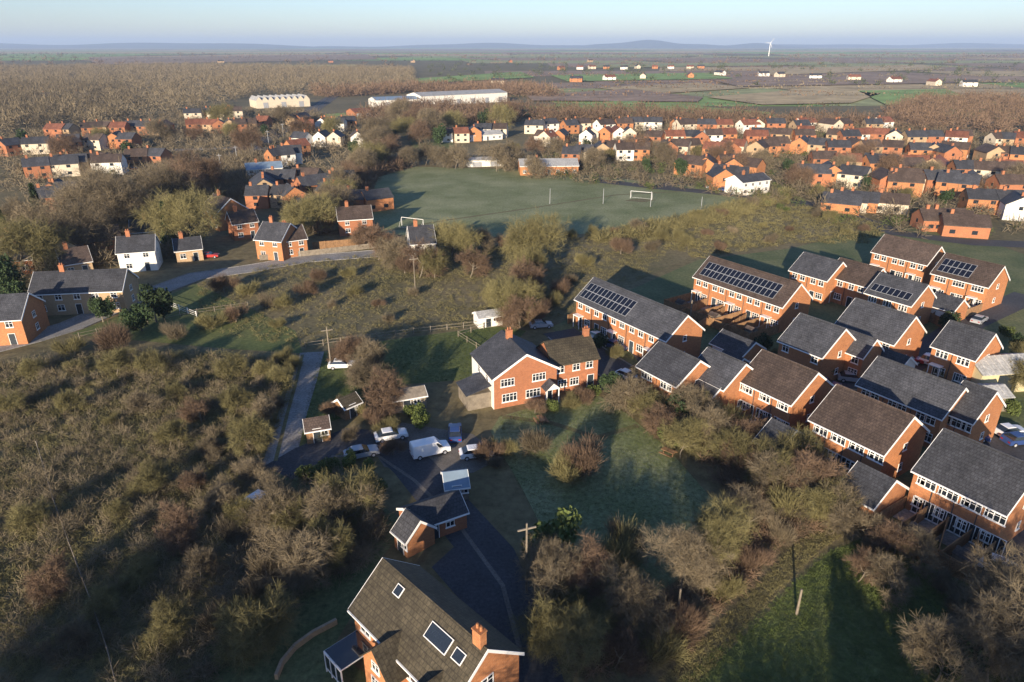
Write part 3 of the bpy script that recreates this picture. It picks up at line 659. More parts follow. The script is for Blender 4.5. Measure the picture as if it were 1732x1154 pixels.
row('the third right row of the village',(1350,262),(1732,276),13,-14,10,8,walls=('brick','buff','brick2'),roofs=DK)
row('the terrace above the white house',(1160,292),(1270,296),5,-18,11,8,walls=('brick',),roofs=('darkt',))
row('the fourth right row of the village',(1390,288),(1732,308),11,-16,11,8,walls=('brick2','buff','brick','cream','brick2'),roofs=('darkt','slate','redt'))
row('the row below the village greens',(1360,312),(1732,340),10,-20,11,8,walls=('brick2','brick','cream'),roofs=DK)
row('the near row beside the village street',(1190,312),(1250,318),3,-20,9,8,walls=('brick','render'),roofs=('slate',))
row('the near bungalows at the village edge',(1400,350),(1530,368),4,-22,10,8,3.2,5.6,walls=('brick','cream'),roofs=DK)
row('the bungalows above the new estate',(1530,375),(1640,398),4,-18,10,8,3.2,5.6,walls=('brick2','brick'),roofs=('darkt',))
row('the near right row of the village',(1640,350),(1732,368),3,-20,10,8,4.6,7,walls=('brick','render'),roofs=DK)
# scattered farms on the plain
row('the scattered farms on the near plain',(700,150),(1250,128),7,10,18,9,5,8,walls=('render','cream','brick'),roofs=('slate','redt'),jit=5)
row('the farms on the far plain',(300,107),(1100,105),5,5,16,9,5,8,walls=('buff','brick2'),roofs=('slate','darkt'),jit=8)
row('the farms right of the plain',(1250,126),(1700,150),7,10,18,9,5,8,walls=('render','cream'),roofs=('slate','redt'),jit=5)
row('the hamlet halfway to the hills',(940,118),(1200,116),10,5,14,10,5,8,walls=('brick','render','cream'),roofs=('redt','slate'),jit=4)
# ---------------------------------------------------------------- plants
def grow(hgt,spread,seed,levels=4,trunk=.22,up=.55,n0=5,twigs=6):
    rg=np.random.default_rng(seed); segs=[]; P=[];Q=[];W=[]
    def br(p,d,ln,r,lv):
        steps=3 if lv<2 else 2; q=p
        for i in range(steps):
            d=d+rg.normal(size=3)*.16; d[2]+=.06; d/=np.linalg.norm(d); q2=q+d*ln/steps
            if lv<=1: segs.append((q,q2,r*(1-.25*i/steps),r*(1-.25*(i+1)/steps)))
            else: P.append(q);Q.append(q2);W.append(max(r*2,.035))
            q=q2
            if lv<levels and (i>0 or lv>0):
                for k in range(2 if lv else n0//2):
                    a=rg.normal(size=3); a-=a@d*d; a/=np.linalg.norm(a); nd=d*up+a*(spread if lv==0 else .75); nd/=np.linalg.norm(nd)
                    br(q,nd,ln*(.62+.2*rg.random()),r*.58,lv+1)
        if lv>=levels-1:
            for k in range(twigs):
                a=d+rg.normal(size=3)*.6; a/=np.linalg.norm(a); s=q-d*ln*rg.random()*.7
                P.append(s);Q.append(s+a*ln*(.6+.7*rg.random()));W.append(.032)
    br(np.zeros(3),np.array((0,0,1.)),hgt*.42,trunk,0)
    P=np.array(P);Q=np.array(Q);W=np.array(W); zmax=max(Q[:,2].max(),.1); k=hgt/zmax
    mb=MB()
    for p,q,r0,r1 in segs: mb.tube(p*k,q*k,r0,r1,5)
    return mb,ribbons(P*k,Q*k,W,rg)
def proto_bare(name,h,sp,seed,m,levels=4,trunk=.22,n0=5,twigs=6,up=.55):
    mb,q=grow(h,sp,seed,levels,trunk,up,n0,twigs)
    return (mb.mesh('trunk',M['bark']),quads_mesh('crown',q,M[m]))
BIG=[proto_bare('a',13,.8,s,m,5,.24,6,7) for s,m in ((1,'twig'),(2,'twigo'),(3,'twig'),(4,'twigr'))]
MIDT=[proto_bare('b',8,.9,s,m,4,.14,6,15) for s,m in ((11,'twig'),(12,'twigo'),(13,'twigr'),(14,'twigo'))]
def bushq(rad,h,n,seed,size,twig=False):
    rg=np.random.default_rng(seed); k=9; cs=rg.normal(size=(k,3))*np.array((rad*.42,rad*.42,h*.2)); cs[:,2]=np.abs(cs[:,2])+h*.38
    idx=rg.integers(k,size=n); d=rg.normal(size=(n,3)); d/=np.linalg.norm(d,axis=1,keepdims=True); rr=rg.random(n)**.4
    C=cs[idx]+d*rr[:,None]*np.array((rad*.5,rad*.5,h*.33)); C[:,2]=np.clip(C[:,2],.05,None)
    if twig:
        base=cs[idx]*np.array((.6,.6,.4)); Pn=C; dirn=(C-base); dirn/=np.linalg.norm(dirn,axis=1,keepdims=True)+1e-6; dirn[:,2]+=.35; dirn+=rg.normal(size=dirn.shape)*.5
        return ribbons(Pn,Pn+dirn*size*(1+rg.random((n,1))),np.full(n,size*.09),rg)
    return leaves(C,size,rg)
def proto_bush(rad,h,n,seed,size,m,twig=False):
    tr=MB().tube((0,0,0),(0,0,h*.5),rad*.06+.04,.04,5); tr.tube((0,0,h*.2),(rad*.3,0,h*.6),.05,.02,4); tr.tube((0,0,h*.2),(-rad*.2,rad*.25,h*.6),.05,.02,4)
    return (tr.mesh('trunk',M['bark']),quads_mesh('crown',bushq(rad,h,n,seed,size,twig),M[m]))
SHR=[proto_bush(2.2,2.9,4200,21,.42,'twigo',True),proto_bush(2.6,3.2,4600,22,.42,'twigr',True),proto_bush(2.0,2.6,3800,23,.42,'twig',True)]
EVG=[proto_bush(2.6,6.0,2600,31,.26,'leaf'),proto_bush(2.0,3.0,1800,32,.2,'leafy'),proto_bush(3.4,7.5,3400,33,.3,'leaf')]
def conif(h,seed):
    rg=np.random.default_rng(seed); n=2600; t=rg.random(n)**.8; r=(1-t)*h*.2+.15; a=rg.random(n)*6.283; rr=r*np.sqrt(rg.random(n)); 
    C=np.stack([np.cos(a)*rr,np.sin(a)*rr,t*h*.95+.5-rr*.3],1); 
    return (MB().tube((0,0,0),(0,0,h*.9),.2,.04,6).mesh('trunk',M['bark']),quads_mesh('crown',leaves(C,.35,rg),M['leaf']))
CON=[conif(11,41),conif(8,42)]
FAR=[proto_bush(4.5,10,260,s,1.6,m,True) for s,m in ((51,'twig'),(52,'twigr'),(53,'twigo'))]
def tree(kind,p,label,cat='tree',s=1.0,group=None,px=True,name='bare_tree'):
    x,y=G(*p) if px else p
    t=empty(name,(x,y,0),random.random()*6.28,label=label,cat=cat,group=group); t.scale=(s,s,s*random.uniform(.92,1.1))
    link(bpy.data.objects.new('trunk',kind[0]),t); link(bpy.data.objects.new('crown',kind[1]),t); return t
def line(where,pts,protos,name,cat,desc,s0,s1,jit=.0):
    n=len(pts)
    for i,p in enumerate(pts):
        o=ORD[i]
        tree(protos[i%len(protos)],p,'%s, %s %s'%(desc,o,where),cat,random.uniform(s0,s1),'%s %s'%(desc,where),name=name)
# big bare trees of the belt between lawn and front row
line('in the front terrace belt',[(1195,745),(1232,790),(1262,760),(1290,812),(1318,845),(1345,800),(1372,850),(1395,880),(1412,872)],MIDT,'bare_tree','tree','pale bare tree',.7,.95)
line('beside the annexes',[(1235,735),(1268,805),(1300,790),(1340,872),(1368,826),(1392,845)],SHR,'shrub','shrub','brown leafless shrub',.8,1.1)
line('below the frosty lawn',[(1150,985),(1205,940),(1268,905),(1335,890)],BIG[:3]+MIDT[:1],'bare_tree','tree','tall bare tree',.42,.54)
line('in the copse right of the lane',[(920,1010),(960,1050),(985,1010),(1010,1075),(960,1120),(1040,1130),(1070,1060)],[BIG[0],MIDT[1],BIG[3],MIDT[3],BIG[1],MIDT[2]],'bare_tree','tree','dense bare tree',.42,.55)
tree(EVG[1],(925,940),'yellow green bushy tree at the top of the lane copse','tree',1.5,name='evergreen_tree')
line('on the frosty lawn',[(962,812),(988,800),(1060,935),(1045,955),(1085,700),(905,765)],SHR,'shrub','shrub','rounded brown shrub',.8,1.05)
line('by the first front terrace',[(1065,690),(1095,710),(1120,745),(1150,775),(1165,730),(1180,720)],MIDT,'bare_tree','tree','young bare tree',.6,.85)
line('below the first front terrace',[(1132,752),(1145,720),(1110,690),(1035,665)],[EVG[1],EVG[0]],'evergreen_bush','bush','green garden bush',.6,.9)
# farm side
line('along the farm lane',[(496,625),(478,655),(470,690),(448,710),(440,740),(425,765),(418,800),(440,830),(428,860),(415,890),(400,915)],[SHR[0],MIDT[1],SHR[2],MIDT[0]],'bare_tree','tree','olive bare tree',.5,.75)
line('above the bottom house',[(470,890),(505,905),(540,880),(585,905),(610,880),(480,935),(520,950),(575,960),(455,985),(500,985)],[MIDT[0],MIDT[3],SHR[2]],'bare_tree','tree','dark bare orchard tree',.6,.9)
line('around the cluttered farm garden',[(545,742),(566,706),(590,745),(608,700),(632,720),(575,690),(655,735),(665,770),(840,790),(850,770),(825,780)],SHR,'shrub','shrub','tangled leafless shrub',.4,.62)
line('left of the farmhouse paddock',[(597,615),(612,640),(630,665),(648,690),(602,595),(625,625)],[MIDT[2],SHR[1],MIDT[0]],'bare_tree','tree','thin bare hedgerow tree',.6,.9)
line('left of the farmhouse',[(650,655),(715,722),(700,705)],[EVG[0],EVG[1],EVG[1]],'evergreen_bush','bush','dark green bush',.55,.9)
line('along the drive verge',[(560,800),(590,790),(620,812),(545,815),(640,840),(520,810)],[EVG[1]],'evergreen_bush','bush','bright green hedge bush',.55,.75)
line('in front of the farmhouse',[(905,700),(935,695),(965,690),(985,683),(1005,672)],[SHR[1],EVG[1],SHR[0]],'shrub','shrub','low garden shrub',.45,.65)
# meadow and pitch surroundings
line('across the meadow',[(735,470),(765,440),(795,470),(845,520),(865,545),(885,500),(900,470),(905,450),(880,555)],[MIDT[1],BIG[1],MIDT[2]],'bare_tree','tree','bare hedgerow tree',.7,1.05)
line('around the lone white house',[(640,440),(662,448),(685,462),(625,420),(745,425),(775,420),(710,470),(820,425),(860,420)],[MIDT[2],MIDT[0],SHR[1]],'bare_tree','tree','russet bare tree',.8,1.2)
line('between the pitch and the village',[(930,408),(965,404),(1000,402),(1040,400),(1080,396),(1120,392),(1175,378),(1220,368),(1270,352),(1330,345),(1400,378),(1460,392)],[MIDT[0],SHR[0],MIDT[3],SHR[1]],'bare_tree','tree','scrubby bare tree',.45,.7)
line('on the left side of the pitch',[(560,372),(575,350),(590,335),(600,315),(612,300),(625,290),(640,278),(655,270),(545,385),(530,395)],BIG,'bare_tree','tree','large bare poplar',.8,1.15)
line('at the top of the pitch',[(690,285),(720,280),(750,283),(770,286),(840,290),(862,285),(905,300)],[BIG[0],BIG[2]],'bare_tree','tree','pale branching tree',.7,1.0)
line('beyond the pitch',[(640,250),(660,240),(690,236),(710,246),(725,230),(745,245),(770,222),(700,220),(675,215),(820,212),(845,218),(860,205)],[BIG[0],EVG[2],BIG[1],BIG[3]],'tree','tree','tall mixed tree',1.0,1.5)
line('in the dark wood beside the railway',[(185,400),(215,385),(245,375),(270,392),(290,360),(320,350),(160,425),(130,440),(300,330),(345,325),(250,345),(205,360),(170,385)],[BIG[0],BIG[3],EVG[2],BIG[2]],'tree','tree','tall dark tree',1.0,1.4)
line('on the near bank of the railway',[(60,440),(90,420),(40,470),(20,430),(100,400),(150,370),(180,345),(75,395),(30,395),(10,500),(330,420),(290,425)],[BIG[2],EVG[2],BIG[1],CON[0]],'tree','tree','bushy bank tree',.9,1.3)
line('beside the long buff farmhouse',[(30,520),(15,545),(240,560),(265,545),(175,545)],[EVG[0],EVG[2]],'evergreen_tree','tree','rounded evergreen tree',.8,1.1)
line('along the roadside verge fence',[(120,600),(200,590),(300,575),(360,555),(400,545),(455,520),(420,500),(380,495)],SHR,'shrub','shrub','scrubby roadside shrub',.7,1.1)
line('scattered over the meadow',[(480,520),(520,500),(560,520),(600,500),(640,520),(700,500),(590,470),(540,475),(660,545),(470,555)],SHR,'shrub','shrub','isolated meadow shrub',.4,.75)
line('behind the solar terraces',[(930,520),(950,500),(965,480),(990,450),(1050,430),(1100,425),(1160,415),(910,545)],SHR,'shrub','shrub','brown boundary shrub',.7,1.0)
line('among the front gardens of the estate',[(1000,570),(1015,590),(1040,605),(1205,660),(1290,600),(1310,612),(1390,640),(1600,560),(1590,640),(1700,570),(1715,600),(1640,780),(1700,690)],[EVG[1],EVG[0],SHR[0]],'garden_bush','bush','small garden bush',.4,.7)
line('at the right edge of the estate',[(1690,650),(1722,660),(1712,700),(1728,620),(1600,770)],[EVG[1],MIDT[1]],'garden_tree','tree','ochre garden tree',.6,.9)
line('along the right end of the footpath',[(1440,915),(1475,930),(1510,945),(1550,965),(1590,1000),(1450,985),(1500,1010),(1620,1040)],[MIDT[0],SHR[2],MIDT[2]],'bare_tree','tree','grey bare tree',.45,.7)
line('in the bottom right corner',[(1660,1050),(1690,1080),(1720,1050),(1640,1110),(1700,1130),(1670,1160),(1610,1140),(1725,1100),(1580,1160),(1740,1160)],[MIDT[0],BIG[2],EVG[0],MIDT[2]],'tree','tree','corner copse tree',.5,.72)
line('along the verge of the footpath',[(1100,1110),(1140,1080),(1180,1045),(1220,1010),(1270,965),(1320,920)],SHR,'shrub','shrub','footpath shrub',.5,.9)
for i,(x,y) in enumerate([(-34,8),(-26,14),(-15,6),(-4,10),(12,5),(20,12),(30,6),(42,14),(54,10),(-48,16)]):
    tree([BIG[0],BIG[1],EVG[2]][i%3],(x,y),'tall tree below the bottom edge of the photo, %s from left'%ORD[i],'tree',random.uniform(1.0,1.3),'trees below the bottom edge',px=False,name='tree')
line('in the scrub left of the lane',[(250,700),(300,680),(340,720),(290,760),(360,780),(400,700),(330,840),(260,830),(380,860),(200,880),(300,920),(240,980),(340,990),(180,1040),(100,1000),(290,1080),(120,1110),(60,900)],MIDT,'bare_tree','tree','grey bare tree',.35,.62)
line('at the top edge of the scrub',[(60,640),(130,630),(200,640),(260,640),(330,640),(400,640),(450,640),(480,615),(30,700),(120,700),(190,720)],[MIDT[1],SHR[0],MIDT[3]],'bare_tree','tree','olive bare tree',.4,.65)
line('left of the bottom house',[(420,1050),(440,1010),(450,1100),(405,1110),(380,1060)],[SHR[0],SHR[2],MIDT[1]],'shrub','shrub','bottom garden shrub',.6,1.0)

line('among the village houses on the left',[(905,262),(940,270),(990,255),(1030,272),(1075,268),(1120,280),(1150,300),(1180,268),(1215,285),(1000,290),(1090,292),(870,262),(1240,300)],[BIG[3],BIG[0],EVG[2],MIDT[1]],'tree','tree','garden tree',.7,1.0)
line('among the village houses on the right',[(1290,285),(1330,300),(1350,320),(1380,335),(1420,305),(1460,325),(1500,300),(1530,345),(1570,320),(1600,350),(1640,330),(1690,300),(1720,330),(1560,280),(1460,272)],[BIG[0],EVG[2],BIG[3],MIDT[3]],'tree','tree','garden tree',.6,.95)
line('among the town houses',[(110,270),(170,250),(220,268),(270,245),(330,240),(390,235),(450,232),(480,215),(510,232),(560,235),(600,262),(640,258),(420,262),(380,212),(40,250)],[BIG[3],BIG[1],EVG[2],BIG[0]],'tree','tree','garden tree',.8,1.2)
# scrub: one mass of leafless saplings and bramble nobody could count
def in_poly(x,y,P):
    c=np.zeros(len(x),bool); n=len(P)
    for i in range(n):
        x0,y0=P[i];x1,y1=P[(i+1)%n]
        c^=((y0>y)!=(y1>y))&(x<(x1-x0)*(y-y0)/((y1-y0) if y1!=y0 else 1e-9)+x0)
    return c
def scatter(poly,n,seed):
    P=[G(*p) for p in poly]; a=np.array(P); rg=np.random.default_rng(seed); out=[]
    x=rg.uniform(a[:,0].min(),a[:,0].max(),n*6); y=rg.uniform(a[:,1].min(),a[:,1].max(),n*6); k=in_poly(x,y,P)
    return np.stack([x[k],y[k]],1)[:n]
def mass(name,poly,n,h,rad,per,m,seed,label,cat,tw=.07,ln=.9,dens=None):
    C=scatter(poly,n,seed); rg=np.random.default_rng(seed+1)
    f=np.sin(C[:,0]*.21)+np.sin(C[:,1]*.17+C[:,0]*.05)+rg.normal(size=len(C))*.7; hh=h*(.55+.5/(1+np.exp(-f)))*(.7+.6*rg.random(len(C)))
    idx=np.repeat(np.arange(len(C)),per); k=len(idx)
    d=rg.normal(size=(k,3)); d/=np.linalg.norm(d,axis=1,keepdims=True); r=rg.random(k)**.45
    H_=hh[idx]; base=np.stack([C[idx,0],C[idx,1],H_*.42],1); off=d*r[:,None]*np.stack([np.full(k,rad)*H_/h,np.full(k,rad)*H_/h,H_*.5],1)
    P=base+off; P[:,2]=np.clip(P[:,2],0.02,None); dr=off+np.array((0,0,.15))*h+rg.normal(size=(k,3))*.6*rad; dr/=np.linalg.norm(dr,axis=1,keepdims=True)
    q=ribbons(P,P+dr*(ln*(.5+rg.random((k,1)))),np.full(k,tw),rg)
    o=bpy.data.objects.new(name,quads_mesh(name,q,M[m])); link(o,label=label,cat=cat,kind='stuff'); return o
mass('scrub',[(-120,1290),(-120,640),(40,612),(200,596),(380,600),(500,612),(495,670),(450,770),(400,850),(380,950),(330,1100),(300,1290)],6500,.95,.8,44,'twigo',61,'thick olive brown scrub filling the lower left land','scrub',.035,.38)
mass('bramble',[(-120,1290),(-120,640),(200,600),(490,618),(430,790),(380,950),(300,1290)],1100,2.1,.9,90,'twig',63,'taller grey leafless saplings rising out of the scrub','saplings',.03,.6)
mass('meadow_tussock',[(330,560),(340,480),(460,450),(640,430),(1000,400),(1150,400),(1090,470),(960,535),(860,545),(600,578),(520,590)],3600,.5,.8,22,'twigo',65,'brown tussocks of dead grass over the meadow','grass',.05,.35)
mass('far_tussock',[(1045,396),(1130,384),(1256,356),(1380,348),(1500,385),(1470,412),(1330,412),(1180,438),(1150,426)],1500,.7,1.0,24,'twigo',101,'olive grass tussocks between the pitch and the estate','grass',.09,.5)
mass('field_grass',[(1150,1154),(1400,935),(1480,905),(1640,975),(1732,1050),(1760,1200),(1120,1200)],9000,.28,.3,9,'leafy',103,'long winter grass of the green field at the bottom right','grass',.025,.2)
mass('lawn_grass',[(845,705),(1010,670),(1060,700),(1130,760),(1210,850),(1180,960),(1100,1005),(1000,1000),(920,900),(850,770)],9000,.16,.25,7,'leafy',105,'rough grass tufts of the frosty lawn','grass',.02,.14)
mass('paddock_grass',[(540,600),(606,584),(836,554),(880,562),(820,640),(690,650),(600,700),(540,720),(500,760)],5000,.2,.3,7,'leafy',107,'short grass tufts of the farmhouse paddock','grass',.03,.16)
mass('path_grass',[(1060,1200),(1143,1130),(1250,1020),(1345,920),(1420,872),(1440,890),(1370,950),(1260,1060),(1160,1190)],3500,.3,.3,10,'twigo',109,'straw coloured grass along both edges of the footpath','grass',.025,.22)
line('between the pitch and the estate',[(1150,405),(1195,400),(1240,395),(1290,385),(1335,392),(1380,368),(1430,395),(1215,425),(1300,412),(1120,405)],SHR,'shrub','shrub','dotted shrub',.4,.8)
mass('undergrowth',[(1180,705),(1250,750),(1330,810),(1440,872),(1400,890),(1340,915),(1250,1000),(1100,1120),(1000,1154),(930,1060),(960,1000),(1110,1030),(1210,960),(1250,870),(1190,790)],520,1.9,1.3,90,'twigr',67,'tangled russet undergrowth beneath the tree belt','undergrowth',.045,.6)
mass('orchard_undergrowth',[(440,860),(450,820),(560,800),(650,880),(640,940),(560,990),(480,1000),(400,1060),(370,1150),(330,1150),(390,940)],420,1.5,1.2,80,'twig',69,'dark leafless undergrowth around the orchard','undergrowth',.045,.6)
mass('railway_bank_scrub',[(0,440),(100,380),(260,315),(330,290),(420,262),(480,290),(400,345),(330,340),(330,430),(220,450),(100,470),(0,500)],900,5.0,2.4,60,'twig',71,'grey scrub along both banks of the railway','scrub',.12,1.6)
mass('pitch_side_scrub',[(560,400),(600,350),(640,300),(690,285),(640,270),(560,300),(520,340),(470,345),(540,400)],420,5.0,2.4,70,'twigr',73,'reddish scrub between the pitch and the town','scrub',.12,1.6)
mass('edge_scrub',[(1000,402),(1088,386),(1180,366),(1330,326),(1345,334),(1250,366),(1130,394),(1010,412)],420,2.4,1.8,70,'twigo',75,'olive scrub between the pitch and the estate','scrub',.1,1.2)
mass('village_garden_scrub',[(870,300),(940,245),(1100,215),(1500,215),(1740,240),(1740,400),(1530,405),(1380,360),(1190,330)],1300,4.8,2.4,56,'twig',77,'leafless garden trees packed between the village houses','garden trees',.16,1.7)
mass('village_greenery',[(870,300),(940,250),(1500,225),(1740,250),(1740,400),(1530,405),(1190,330)],420,3.2,2.3,110,'leafy',78,'green garden hedges packed between the village houses','hedges',.2,.5)
mass('town_garden_scrub',[(0,320),(0,235),(300,195),(500,190),(660,215),(670,255),(560,300),(430,330),(330,290),(120,360)],1300,5.0,2.6,46,'twig',79,'leafless garden trees packed between the town houses','garden trees',.18,1.8)
# far woodland
mass('woodland',[(-60,265),(-60,118),(300,112),(700,118),(700,150),(560,160),(420,165),(330,190),(230,215),(60,222)],5200,13,5.5,60,'twig',81,'grey brown winter woodland behind the town','woodland',.34,2.4)
mass('pale_wood',[(-60,230),(-60,150),(190,148),(250,170),(200,212),(60,222)],800,13,4.0,90,'twig',83,'pale upright poplars at the near edge of the woodland','woodland',.22,2.6)
mass('tree_belt',[(600,208),(640,188),(720,182),(900,190),(1150,196),(1320,208),(1480,212),(1500,222),(1300,222),(1100,214),(900,210),(760,216)],1000,10,4.5,50,'twigr',85,'winter tree belt between the village and the green field','tree belt',.3,2.6)
mass('warehouse_belt',[(520,160),(700,150),(900,150),(960,166),(860,164),(700,158),(560,166)],700,12,5,44,'twigr',87,'line of bare trees behind the long warehouse','tree belt',.4,3.0)
mass('estate_edge_wood',[(1480,200),(1560,168),(1732,172),(1760,225),(1640,232),(1520,222)],600,11,4.6,60,'twigr',89,'mixed wood at the right behind the village','woodland',.26,2.2)
# hedges between the far fields: one object each
_rw={}
def hl(y):
    rr=_rw.setdefault(round(y,1),[len(_rw),0]); rr[1]+=1
    return 'distant hedge, %s from left in the %s row of fields'%(ORD[(rr[1]-1)%len(ORD)],ORD[rr[0]%len(ORD)])
def hedge_line(a,b,y,i):
    a=np.array(a);b=np.array(b); L=np.linalg.norm(b-a)
    if L<20: return
    rg=np.random.default_rng(900+i); hh=2.5+3.5*rg.random(); k=int(min(900,L*1.1*min(1,1200/y)+60)); t=rg.random(k); c=a+(b-a)*t[:,None]+rg.normal(size=(k,2))*2.0
    gap=(np.sin(t*L*.02+i)+np.sin(t*L*.07+2*i))>-.9
    c=c[gap]; k=len(c); s=.8+y/2200
    C=np.stack([c[:,0],c[:,1],rg.random(k)*hh*(1+.9*(rg.random(k)>.93))],1)
    V=leaves(C,s,rg); me=quads_mesh('hedge',V,M[('twigr','hedge','twig')[i%3]])
    return link(bpy.data.objects.new('hedge',me),label=hl(y),cat='hedge',group='hedges between the distant fields')
_n=0
for i,(a,b,y) in enumerate(HED):
    if y<5000 and _n<290 and i%2==0: hedge_line(a,b,y,i); _n+=1
mass('plain_trees',[(-900,112),(-900,91),(2600,91),(2600,112)],420,8,14,14,'twigr',91,'woods and hedgerow trees dotted over the far plain','woodland',2.2,9)
mass('plain_copses',[(720,150),(720,108),(2300,108),(2300,165),(1500,160),(1100,150)],260,9,7,30,'hedge',93,'copses scattered among the farm fields','woodland',.9,4)

# ---------------------------------------------------------------- fences
def fence(where,pts,label,h=1.1,gap=2.6,m='woodg',rails=2,solid=False,name='fence',px=True,rw=.035):
    P=[np.array(G(*p)) if px else np.array(p) for p in pts]; o=P[0]
    t=empty(name,(o[0],o[1],0),0,label=label,cat='fence')
    pm=MB().box(-.06,-.06,0,.06,.06,h+.1).mesh('post',M[m]); rb=MB(); n=0
    for i in range(len(P)-1):
        d=P[i+1]-P[i]; L=np.linalg.norm(d); u=d/L; k=max(1,int(L/gap))
        for j in range(k+(i==len(P)-2)):
            q=P[i]+d*j/k-o
            if n<95: link(bpy.data.objects.new('post',pm),t,(q[0],q[1],0)); n+=1
        a=P[i]-o; b=P[i+1]-o
        if solid:
            nn=np.array((-u[1],u[0]))*.03
            nb=max(1,int(L/.16))
            rb.add([(*(a-nn),.05),(*(b-nn),.05),(*(b+nn),.05),(*(a+nn),.05),(*(a-nn),h),(*(b-nn),h),(*(b+nn),h),(*(a+nn),h)],[(0,3,2,1),(4,5,6,7),(0,1,5,4),(1,2,6,5),(2,3,7,6),(3,0,4,7)])
        else:
            for r in range(rails): z=h*(r+1)/rails-.08; rb.tube((*a,z),(*b,z),rw,rw,4)
    rb.build('panel' if solid else 'rail',M[m],t); return t
fence('',[(517,589),(606,577),(700,565),(838,549)],'post and rail fence along the top of the paddock')
fence('',[(606,580),(640,650),(660,700)],'rail fence down the left side of the paddock')
fence('',[(838,550),(775,570),(822,600),(845,618)],'rail fence between the paddock and the garden of the farmhouse')
fence('',[(135,573),(222,553),(305,536),(420,520)],'wire fence beside the concrete road on the left')
fence('',[(240,504),(290,520),(333,537)],'white railings by the concrete road',m='white',h=1.2,rails=3)
fence('',[(65,760),(94,857),(120,930),(157,1027),(185,1110),(205,1190)],'line of fence posts crossing the scrub on the left',gap=3.2)
fence('',[(440,441),(540,431),(643,419)],'pale garden wall fence in front of the brick houses',m='woodg',h=1.4,solid=True)
fence('',[(530,424),(590,419),(655,411)],'long orange timber fence beside the pitch corner',m='wood',h=2.2,solid=True)
fence('',[(980,295),(1043,303),(1100,313),(1153,319),(1170,314)],'fence between the pitch and the village',m='woodg',h=1.3,gap=5)
fence('',[(1392,860),(1500,922),(1600,972),(1650,992)],'tall timber fence below the nearest front terrace',m='wood',h=1.9,solid=True)
fence('',[(1240,752),(1300,790),(1392,858)],'timber fence below the second and third front terraces',m='wood',h=1.8,solid=True)
fence('',[(1130,697),(1180,722),(1240,750)],'timber fence below the first front terrace',m='wood',h=1.8,solid=True)
k=0
for a,b,l_ in (((1392,770),(1360,800),'garden fence between the second and third front terraces'),((1440,795),(1420,862),'garden fence beside the lowest annexe'),((1560,860),(1530,930),'first garden fence of the nearest terrace'),((1600,885),(1580,955),'second garden fence of the nearest terrace'),((1650,912),(1640,985),'third garden fence of the nearest terrace'),
  ((1300,700),(1262,752),'garden fence under the second front terrace'),((1010,525),(960,548),'first garden fence of the meadow side terrace'),((1040,538),(1100,600),'road side fence of the meadow terrace'),
  ((1190,520),(1140,545),'first back garden fence of the rear solar terrace'),((1225,532),(1180,560),'second back garden fence of the rear solar terrace'),((1260,545),(1215,572),'third back garden fence of the rear solar terrace'),((1300,555),(1260,585),'fourth back garden fence of the rear solar terrace'),
  ((1580,500),(1545,530),'first yellow fence of the rear garden row'),((1610,510),(1575,545),'second yellow fence of the rear garden row'),((1640,520),(1605,560),'third yellow fence of the rear garden row'),((1545,530),(1605,562),'lower yellow fence of the rear garden row')):
    fence('',[a,b],l_,m='wood',h=1.8,solid=True)
# curved garden wall of the bottom house
def wall_line(pts,h,label,m='buff'):
    P=[np.array(G(*p)) for p in pts]; o=P[0]; mb=MB()
    t=empty('garden_wall',(o[0],o[1],0),0,label=label,cat='wall')
    for i in range(len(P)-1):
        a=P[i]-o;b=P[i+1]-o;u=(b-a)/np.linalg.norm(b-a);nn=np.array((-u[1],u[0]))*.14
        mb.add([(*(a-nn),0),(*(b-nn),0),(*(b+nn),0),(*(a+nn),0),(*(a-nn),h),(*(b-nn),h),(*(b+nn),h),(*(a+nn),h)],[(4,5,6,7),(0,1,5,4),(1,2,6,5),(2,3,7,6),(3,0,4,7)])
    mb.build('wall',M[m],t)
wall_line([(468,1150),(478,1125),(500,1098),(530,1076),(570,1055)],.6,'low curved stone wall round the garden of the bottom house')

# ---------------------------------------------------------------- goals, poles, mast, turbine
def goal(p,ang,label):
    x,y=G(*p); t=empty('football_goal',(x,y,0),ang,label=label,cat='goal',group='football goals')
    r=.07; mb=MB().tube((-3.66,0,0),(-3.66,0,2.5),r,r,6).tube((3.66,0,0),(3.66,0,2.5),r,r,6).tube((-3.66,0,2.5),(3.66,0,2.5),r,r,6); mb.build('goal_frame',M['white'],t)
    mb=MB()
    for s in (-3.66,3.66): mb.tube((s,0,2.5),(s,1.6,0),.03,.03,4)
    mb.tube((-3.66,1.6,.02),(3.66,1.6,.02),.03,.03,4); mb.build('back_stay',M['white'],t)
goal((1084,337),R(-25),'white football goal on the far right side of the pitch')
goal((698,384),R(155),'white football goal at the near left end of the pitch')
def pole(p,h,label,m='woodg',cross=True,name='utility_pole',r=.13):
    x,y=G(*p); t=empty(name,(x,y,0),R(20),label=label,cat='pole')
    MB().tube((0,0,0),(0,0,h),r,r*.7,7).build('post',M[m],t)
    if cross: MB().box(-.9,-.06,h-.7,.9,.06,h-.55).build('crossarm',M[m],t)
for p,h,l_ in (((703,500),8.5,'wooden pole standing in the meadow below the white house'),((1145,1048),3.6,'short pale post beside the footpath in the copse'),((1347,1040),3,'thin pole in the green field at the bottom right'),((890,1000),8,'wooden pole beside the dark lane copse'),((560,620),7,'wooden pole at the gate of the paddock'),((1165,560),6,'street pole between the two solar terraces')):
    pole(p,h,l_,cross=h>6)
for i,p in enumerate([(318,330),(345,310),(375,292),(402,276),(428,262),(300,345),(455,246),(480,232),(270,360)]):
    pole(p,7.5,'grey railway mast, %s counted down the track from the wood'%ORD[i],m='steel',name='railway_mast',r=.16)
